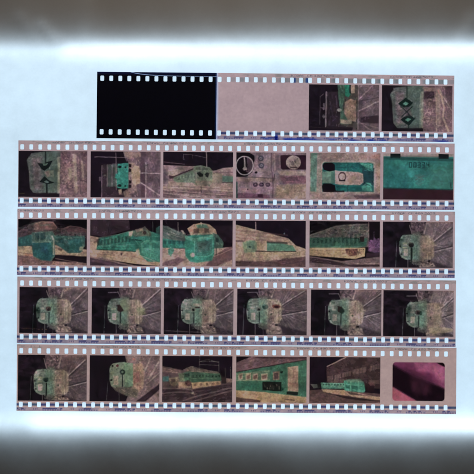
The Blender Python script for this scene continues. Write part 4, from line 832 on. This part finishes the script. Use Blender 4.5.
@pic(5, 3, (20, 83, 458, 375), 'locomotive crossing a dark yard with overhead masts')
def _(r):
    d = Pic(r, K, 503)
    d.P((84, 66, 70), (16, 146), (150, 174), (200, 146), (250, 162), (370, 184), (400, 220), (462, 226), (462, 380), (16, 380), soft=5)
    d.P((128, 102, 96), (16, 156), (130, 176), (140, 196), (16, 184), a=.6, soft=5); d.B([(140, 112, 104), (60, 42, 50)], 80, 4, 6, (20, 150), (190, 170), (190, 200), (20, 196), a=.5, ln=6)
    d.P((56, 94, 74), (150, 190), (200, 176), (380, 192), (392, 238), (200, 252), (150, 240), soft=5); d.B([(84, 120, 92), (36, 66, 56)], 100, 5, 3, (150, 186), (380, 194), (390, 236), (152, 244), a=.5, ln=5)
    d.P((96, 84, 78), (160, 164), (210, 148), (240, 164), (360, 182), (380, 194), (200, 184), a=.9); d.B([(140, 118, 104), (40, 34, 38)], 60, 4, 4, (164, 160), (240, 154), (370, 188), (180, 184), a=.6, ln=4)
    d.P((54, 108, 112), (24, 216), (60, 212), (64, 244), (24, 246), a=.85, soft=5); d.P((112, 98, 80), (60, 226), (120, 216), (130, 250), (96, 280), (70, 266), a=.9, soft=6); d.P((88, 96, 78), (120, 192), (156, 192), (160, 246), (130, 246), a=.9, soft=5)
    d.P((132, 106, 88), (120, 248), (196, 250), (200, 288), (120, 286), a=.85, soft=5); d.E((70, 44, 44), 184, 256, 22, 18, a=.8); d.P((154, 126, 96), (202, 252), (384, 240), (388, 262), (210, 292), soft=5); d.B([(176, 146, 112), (120, 90, 74)], 60, 4, -4, (204, 252), (384, 242), (386, 264), (210, 288), a=.5)
    d.P((60, 44, 52), (20, 290), (200, 298), (458, 256), (462, 380), (16, 380), soft=6); d.L((120, 98, 96), 8, (20, 290), (130, 288), (200, 296), a=.6)
    for p in (((120, 376), (230, 340), (458, 282)), ((200, 376), (330, 336), (458, 300)), ((20, 322), (120, 312), (210, 318)), ((206, 300), (224, 328))): d.L((140, 118, 116), 8, *p, a=.45)
    d.B([(110, 90, 94), (44, 30, 38)], 200, 4, -14, (20, 300), (458, 264), (458, 375), (20, 375), a=.45, ln=7, jit=.1); d.E((150, 140, 124), 210, 318, 10, 6, a=.6)
    for p in (((252, 84), (252, 164)), ((372, 118), (374, 186)), ((252, 118), (374, 118)), ((256, 138), (372, 140)), ((250, 120), (300, 104), (374, 124)), ((446, 150), (446, 226)), ((414, 160), (414, 222))): d.L((96, 92, 88), 3.5, *p, a=.7)
    d.P((40, 30, 34), (386, 210), (420, 216), (420, 256), (392, 258), a=.8, soft=5); d.P((110, 90, 86), (420, 226), (458, 228), (458, 250), (420, 250), a=.7)
    for x in range(210, 372, 20): d.P((30, 50, 46), (x, 202), (x + 11, 203), (x + 11, 218), (x, 218), a=.55)
    for p in (((150, 190), (200, 178), (380, 194)), ((196, 194), (200, 250)), ((200, 226), (388, 222)), ((166, 160), (210, 148), (250, 160), (366, 182)), ((210, 148), (214, 178)), ((300, 172), (302, 190)), ((152, 210), (196, 214))): d.L((140, 140, 118), 3, *p, a=.38)
    d.P((30, 40, 40), (160, 196), (190, 190), (190, 214), (162, 216), a=.55, soft=5); d.P((50, 34, 38), (74, 232), (100, 226), (104, 246), (80, 252), a=.55, soft=5)
    for x in (226, 262, 300, 338, 366): d.E((92, 64, 58), x, 268 - (x - 226) * .09, 9, 8, a=.6)
    for k in range(5): d.L((122, 100, 102), 3, (20, 300 + k * 17), (458, 262 + k * 26), a=.25)
    return d
@pic(5, 4, (25, 87, 465, 378), 'green carriage side with windows, a name board and a pale door')
def _(r):
    d = Pic(r, (54, 108, 88), 504)
    d.N(.07, 60, 40); d.P((104, 78, 84), (20, 82), (470, 82), (470, 104), (300, 134), (20, 186), soft=4); d.P((22, 14, 22), (20, 82), (122, 86), (60, 112), (20, 128), soft=5)
    d.B([(128, 100, 104), (80, 56, 64)], 130, 4, -14, (30, 120), (120, 92), (465, 88), (300, 130), (30, 178), a=.45, ln=8, jit=.1); d.P((60, 40, 44), (120, 84), (470, 84), (470, 100), (380, 104), (150, 98), a=.6, soft=6); d.L((52, 36, 40), 5, (20, 188), (300, 134), (470, 104), a=.9)
    d.P((96, 110, 88), (25, 196), (236, 170), (236, 236), (25, 246), a=.6, soft=5); d.L((156, 148, 120), 4, (25, 240), (236, 236), a=.7); d.L((140, 140, 112), 3, (25, 200), (236, 178), a=.6)
    for x, a_ in ((40, 26), (84, 34), (128, 34), (182, 40)): d.P((150, 128, 112), (x, 196), (x + a_, 192), (x + a_, 232), (x, 236), a=.9); d.P((96, 70, 64), (x + 5, 208), (x + a_ - 4, 200), (x + a_ - 8, 226), (x + 6, 230), a=.8)
    d.P((112, 92, 80), (254, 182), (296, 178), (296, 234), (254, 236)); d.P((60, 44, 48), (262, 192), (288, 190), (288, 226), (262, 228), a=.7); d.P((20, 24, 26), (300, 180), (318, 178), (316, 192), (302, 192), a=.9)
    d.P((168, 136, 116), (346, 152), (412, 144), (414, 308), (348, 304)); d.L((116, 84, 76), 4, (380, 150), (380, 306), a=.8); d.L((110, 150, 116), 3, (342, 150), (344, 310), a=.6); d.R((140, 100, 88), 352, 252, 410, 262, a=.6); d.R((186, 156, 134), 354, 162, 374, 240, a=.45)
    d.P((22, 26, 26), (190, 246), (308, 246), (308, 306), (190, 300)); d.B([(84, 84, 72), (120, 104, 90)], 30, 5, 80, (200, 252), (300, 252), (300, 298), (200, 294), a=.6, ln=3); d.P((14, 60, 50), (308, 280), (324, 284), (322, 300), (308, 302), a=.8)
    d.P((20, 90, 72), (60, 258), (180, 262), (186, 300), (40, 290), a=.35, soft=20); d.P((168, 136, 106), (20, 300), (200, 312), (470, 342), (470, 384), (20, 384), soft=4); d.B([(188, 156, 118), (120, 88, 70), (150, 138, 92)], 150, 5, 4, (25, 304), (465, 346), (465, 378), (25, 378), a=.5, ln=4)
    d.P((24, 22, 24), (340, 306), (412, 310), (410, 330), (344, 326), a=.85); d.P((60, 40, 44), (25, 344), (180, 364), (180, 380), (25, 380), a=.8, soft=7); d.L((70, 46, 48), 5, (330, 356), (392, 362), a=.8); return d
@pic(5, 5, (33, 88, 476, 382), 'teal railcar in front of a long dark building with rows of windows')
def _(r):
    d = Pic(r, K, 505)
    d.P((66, 48, 52), (140, 146), (254, 84), (480, 84), (480, 290), (140, 250), soft=5); d.N(.12, 18, 18, (140, 146), (254, 84), (480, 84), (480, 290), (140, 250)); d.L((150, 126, 120), 6, (144, 148), (260, 90), a=.85)
    for k, (x, w_, y) in enumerate(((146, 34, 212), (190, 40, 204), (240, 52, 190), (304, 82, 170), (412, 60, 144))):
        d.P((104, 82, 80), (x, y), (x + w_, y - w_ * .28), (x + w_, y + 22 - w_ * .1), (x, y + 30), a=.85)
        for q in range(1, 4): d.L((60, 44, 48), 3, (x + w_ * q / 4, y - 12), (x + w_ * q / 4, y + 28), a=.7)
    for k, (x, w_) in enumerate(((150, 30), (186, 30), (220, 34), (410, 60))): d.P((98, 78, 76), (x, 232), (x + w_, 228 if k < 3 else 236), (x + w_, 258), (x, 254), a=.6)
    d.P((66, 132, 112), (104, 252), (254, 254), (254, 290), (110, 292), soft=4); d.B([(96, 152, 126), (40, 92, 84), (120, 112, 96)], 60, 4, 0, (106, 254), (254, 254), (254, 290), (110, 290), a=.5, ln=5)
    d.P((54, 134, 114), (250, 240), (290, 230), (372, 246), (384, 300), (372, 326), (280, 326), (250, 296), soft=5); d.B([(84, 158, 130), (34, 96, 86)], 50, 5, 20, (252, 240), (370, 246), (376, 320), (256, 310), a=.5); d.P((96, 130, 110), (262, 232), (350, 226), (372, 248), (270, 250), a=.8, soft=6)
    d.P((40, 24, 30), (384, 256), (436, 262), (440, 304), (388, 306), a=.9, soft=5); d.P((112, 72, 70), (404, 246), (440, 250), (440, 270), (410, 268), a=.5, soft=6)
    d.P((84, 62, 62), (36, 300), (110, 294), (480, 320), (480, 390), (33, 390), soft=5); d.P((160, 128, 104), (112, 294), (250, 298), (290, 328), (480, 340), (480, 362), (330, 344), (120, 312), soft=5); d.P((34, 24, 28), (120, 314), (300, 344), (480, 366), (480, 372), (280, 356), a=.8)
    d.B([(110, 84, 82), (60, 42, 48)], 150, 4, 8, (36, 305), (250, 320), (476, 365), (476, 382), (33, 382), a=.5, ln=7, jit=.1); d.P((96, 100, 92), (40, 262), (90, 260), (106, 284), (60, 288), a=.8, soft=6); d.P((28, 22, 26), (80, 256), (104, 258), (106, 286), (86, 280), a=.8, soft=5)
    for p in (((250, 240), (290, 232), (372, 246)), ((254, 262), (376, 270)), ((292, 234), (290, 326)), ((340, 244), (344, 324)), ((104, 254), (254, 256)), ((108, 272), (252, 274))): d.L((130, 180, 156), 3, *p, a=.38)
    d.P((24, 76, 70), (260, 266), (286, 268), (286, 290), (262, 288), a=.55, soft=5); d.P((24, 76, 70), (296, 270), (334, 274), (334, 296), (298, 292), a=.55, soft=5)
    for x in range(116, 250, 18): d.P((26, 66, 64), (x, 258), (x + 9, 258), (x + 9, 269), (x, 269), a=.55)
    for k in range(5): d.L((96, 74, 76), 3, (144 + k * 4, 160 + k * 22), (480, 92 + k * 30), a=.35)
    d.L((176, 146, 122), 3.5, (112, 298), (250, 302), (480, 346), a=.6)
    return d
@pic(5, 6, (86, 118, 415, 365), 'misframed magenta slide with black corners')
def _(r):
    d = Pic(r, (146, 72, 106), 506, warp=.2); d.sat = .84; d.pb = 3
    d.P((104, 44, 80), (80, 118), (420, 118), (420, 270), (300, 230), (86, 150), a=.8, soft=24); d.P((164, 88, 120), (320, 124), (420, 140), (420, 260), (350, 240), a=.75, soft=34)
    d.P((24, 10, 22), (80, 128), (180, 190), (300, 240), (420, 290), (420, 372), (245, 368), (80, 270), soft=20); d.P((24, 10, 22), (80, 150), (200, 176), (330, 240), (420, 300), (300, 330), (120, 250), a=.8, soft=34)
    d.P((96, 36, 72), (86, 132), (200, 134), (330, 190), (420, 268), (300, 240), (180, 190), a=.5, soft=26)
    d.P((158, 78, 98), (84, 274), (246, 368), (84, 368), soft=5); d.P((84, 38, 60), (200, 176), (322, 206), (334, 310), (236, 326), (200, 260), a=.42, soft=34); d.P((178, 96, 132), (222, 122), (322, 122), (334, 190), (240, 176), a=.45, soft=20)
    d.P((70, 30, 52), (212, 250), (240, 250), (240, 310), (212, 306), a=.5, soft=16); d.P((70, 30, 52), (280, 262), (310, 262), (306, 330), (280, 326), a=.5, soft=16)
    d.P((20, 8, 16), (358, 122), (415, 122), (415, 150), (396, 142), soft=4); return d

# ------------------------------------------------------------------ edge print
def rebate(seed, lx, wmm, heavy):
    """the printed edge below the lower perforations: latent bar codes and frame numbers"""
    NX, NY = int(wmm / 0.15), 14
    rng = np.random.default_rng(seed)
    im = np.zeros((NY, NX, 3)) + np.array((150, 136, 154), float)
    def put(a, b, r0, r1, col, al):
        c0, c1 = int((a - lx) / 1.9 / 0.15), int((b - lx) / 1.9 / 0.15)
        c0, c1 = max(c0, 0), min(c1, NX)
        if c1 > c0: im[r0:r1, c0:c1] = im[r0:r1, c0:c1] * (1 - al) + np.array(col, float) * al
    n = vnoise((NY, NX), 40, 20, rng, 3)
    im *= (1 + 0.12 * n[..., None] * np.array((1, .8, .3)))
    x = 43 - 36.3 * 2; k = 0
    while x < 460:
        ln = 20
        put(x, x + ln, 1, 12, (118, 112, 146), .4)
        q = x
        while q < x + ln:
            put(q, q + 1.25, 7, 12, (70, 74, 122), .6)                     # clock track
            if rng.random() < .55: put(q, q + 2.5, 2, 7, (52, 56, 108), .75)     # data track
            q += 2.5
        for q in range(3): put(x - 9 + q * 1.7, x - 8.2 + q * 1.7, 3, 9, (80, 70, 118), .7)      # small figures between the codes
        x += 36.3; k += 1
    if heavy:
        xs = np.arange(NX) * .15 * 1.9 + lx
        m = np.clip((xs - 244) / 8, 0, 1)[None, :] * np.clip(.45 + 1.0 * vnoise((NY, NX), 46, 40, rng, 2), 0, 1) * np.clip((np.arange(NY) - 3) / 5.0, 0, 1)[:, None]
        im = im * (1 - m[..., None] * .85) + np.array((28, 52, 150.)) * m[..., None] * .85
    im[-1] = im[-1] * .8 + np.array((60, 66, 120)) * .2
    return np.clip(lin(np.clip(im, 0, 255)) / BASE_SEEN, 0, 1)

FONT = {'K': '10001 10010 10100 11000 10100 10010 10001', 'O': '01110 10001 10001 10001 10001 10001 01110', 'D': '11110 10001 10001 10001 10001 10001 11110',
        'A': '01110 10001 10001 11111 10001 10001 10001', 'C': '01110 10001 10000 10000 10000 10001 01110', 'M': '10001 11011 10101 10101 10001 10001 10001',
        '4': '00010 00110 01010 10010 11111 00010 00010', '0': '01110 10001 10011 10101 11001 10001 01110', '5': '11111 10000 11110 00001 00001 10001 01110',
        '7': '11111 00001 00010 00100 01000 01000 01000', '9': '01110 10001 10001 01111 00001 00010 01100', ' ': '00000 ' * 7, '1': '00100 01100 00100 00100 00100 00100 01110'}
def top_print(seed, lx, x0, wmm, starts):
    """lettering of the upper edge: one emulsion layer with the characters in its dye"""
    step = 0.09; NX, NY = int((wmm - x0) / step), 20           # 1.8 mm high
    rng = np.random.default_rng(seed)
    im = np.zeros((NY, NX, 3)) + np.array((174, 152, 159.))
    n = vnoise((NY, NX), 40, 14, rng, 3)
    im *= 1 - np.clip(n, 0, 1)[..., None] * np.array((.16, .10, .12))
    for tx in starts:
        plain = isinstance(tx, (int, float))
        for t, a0 in ((('KODAK', 0), ('CM', 8.4), ('400', 12.0), ('5079', 17.0)) if plain else tx[1]):
            a = ((tx if plain else tx[0]) - lx) / 1.9 + a0 - x0
            for q, ch in enumerate(t):
                rows = FONT[ch].split(); cw = 1.12 / step; c0 = (a + q * 1.4) / step
                for ci in range(int(c0), int(c0 + cw) + 1):
                    c = int((ci + .5 - c0) / cw * 5)
                    if not (0 <= c < 5 and 0 <= ci < NX): continue
                    for ri in range(10):
                        if rows[int(ri * .7)][c] == '1': im[5 + ri, ci] = im[5 + ri, ci] * .15 + np.array((84, 86, 104)) * .85
    return np.clip(lin(im) / BASE_SEEN, 0, 1)

# ------------------------------------------------------------------ the five strips
# left end (x, y centre), right end, first upper perforation centre, frame spans, lettering starts
STRIPS = {
    1: dict(L=(96.9, 105.0), R=(453.8, 109.0), p=102.0, fr={5: (308.7, 378.9), 6: (381.5, 452.2)}, txt=(291, 390),
            label='short film strip with a solid black leader at its left end, topmost row'),
    2: dict(L=(18.4, 173.7), R=(454.2, 176.9), p=22.2, fr={1: (18.6, 87.4), 2: (90.6, 160.6), 3: (163.1, 233.1), 4: (236.1, 306.1), 5: (309.5, 380.2), 6: (383, 453.2)}, txt=(53, 147, 244, 341),
            label='film strip with frames with round cab dials and the number 00334'),
    3: dict(L=(17.4, 241.9), R=(454.7, 244.9), p=21.8, fr={1: (18.2, 87.1), 2: (90.2, 160.2), 3: (162.5, 232.7), 4: (235.5, 305.7), 5: (309.3, 379.8), 6: (382.5, 452.7)}, txt=(1.5, 99, 196, 293, 392),
            label='film strip with five landscape frames of teal locomotives, one with a violet patch'),
    4: dict(L=(17.3, 309.7), R=(455.5, 313.6), p=22.1, fr={1: (19.5, 88.2), 2: (91.8, 161.1), 3: (163.8, 233.5), 4: (237.0, 306.9), 5: (310.7, 381.2), 6: (383, 453.4)}, txt=(52, 148, 246, 344),
            label='film strip whose six frames all show the same sideways green engine nose'),
    5: dict(L=(16.9, 377.4), R=(456.0, 380.8), p=21.2, fr={1: (18, 87), 2: (89.7, 159.7), 3: (162.2, 232.4), 4: (236, 306.6), 5: (309.3, 380.2), 6: (391.8, 444.8)}, txt=(97, 197, 297, 395, (21, (('1', 0),)), (30, (('1', 0),)), (38.5, (('1', 0),))),
            label='film strip ending in a small magenta frame with rounded corners, bottom row'),
}
TINTS = {1: (1.03, 1.06, 1.03), 2: (1.03, 1.05, 1.0), 3: (1.04, 1.06, 1.01), 4: (1.02, 1.04, .96), 5: (1.04, 1.02, .88)}
for k, s in STRIPS.items():
    (lx, ly), (rx, ry) = s['L'], s['R']
    root = bpy.data.objects.new('film_strip', None); C.objects.link(root)
    root.empty_display_size = .5
    th = math.atan2(-(ry - ly), rx - lx)
    wmm = math.hypot(rx - lx, ry - ly) / 1.9
    # origin at the lower left corner
    ox_, oy_ = PX(lx), PY(ly)
    root.location = (ox_ + 1.75 * math.sin(th), oy_ - 1.75 * math.cos(th), 0)
    root.rotation_euler = (0, 0, th)
    root['label'] = s['label']; root['category'] = 'film strip'; root['group'] = 'developed film strips laid out in rows'
    zf = zcurve(k); p0 = (s['p'] - lx) / 1.9
    bmat = base_material('tinted film base', TINTS[k], lead=(119.6 / 19.0 if k == 1 else None))
    def solid(o):
        m = o.modifiers.new('thickness', 'SOLIDIFY'); m.thickness = 0.014; m.offset = -1
    if k == 1:
        xe = 119.6 / 1.9
        o = link('exposed_leader', perforated('exposed_leader', 0, xe, p0, zf), leader_material(xe / 10), root, 'solid black leader end'); solid(o)
        o = link('film_base', perforated('film_base', xe, wmm, p0, zf), bmat, root); solid(o)
    else:
        o = link('film_base', perforated('film_base', 0, wmm, p0, zf), bmat, root); solid(o)
    x0r = 119.6 / 1.9 + .2 if k == 1 else 0.05
    im = rebate(900 + k, lx + x0r * 1.9, wmm - .05 - x0r, k == 1)
    dyed_grid('edge_print', x0r, 0.06, wmm - .05, PB - 0.1, im, zf, root, .0045)
    dyed_grid('edge_lettering', x0r, 33.08, wmm - .05, 34.9, top_print(700 + k, lx, x0r, wmm, [t for t in s['txt']]), zf, root, .0045)
    for i, (a, b) in s['fr'].items():
        rect, label, fn = PICS[(k, i)]
        img = fn(rect).done({(2, 6): .45, (5, 6): .4}.get((k, i), 1.0))
        x0, x1 = (a - lx) / 1.9, (b - lx) / 1.9
        mask = None
        if (k, i) == (5, 6):
            y1, y0 = 35 - (362 - 347.7) / 1.9, 35 - (401.6 - 347.7) / 1.9
            ny, nx, _ = img.shape; gy, gx = np.mgrid[0:ny, 0:nx]
            rr = 11; qx = np.abs(gx - nx / 2) - (nx / 2 - rr - 2); qy = np.abs(gy - ny / 2) - (ny / 2 - rr - 2)
            dd = np.hypot(np.maximum(qx, 0), np.maximum(qy, 0)) - rr
            f_ = np.clip(dd / 2 + .5, 0, 1)[..., None]; img = img * (1 - f_) + f_
        else:
            y0, y1 = 5.35, 29.55
            e = 1                                          # the gate's slightly soft edge
            img[:, 0] = img[:, 0] * .5 + .4; img[:, -1] = img[:, -1] * .5 + .4
        dyed_grid('negative_frame', x0, y0, x1, y1, img, zf, root, .005, label)
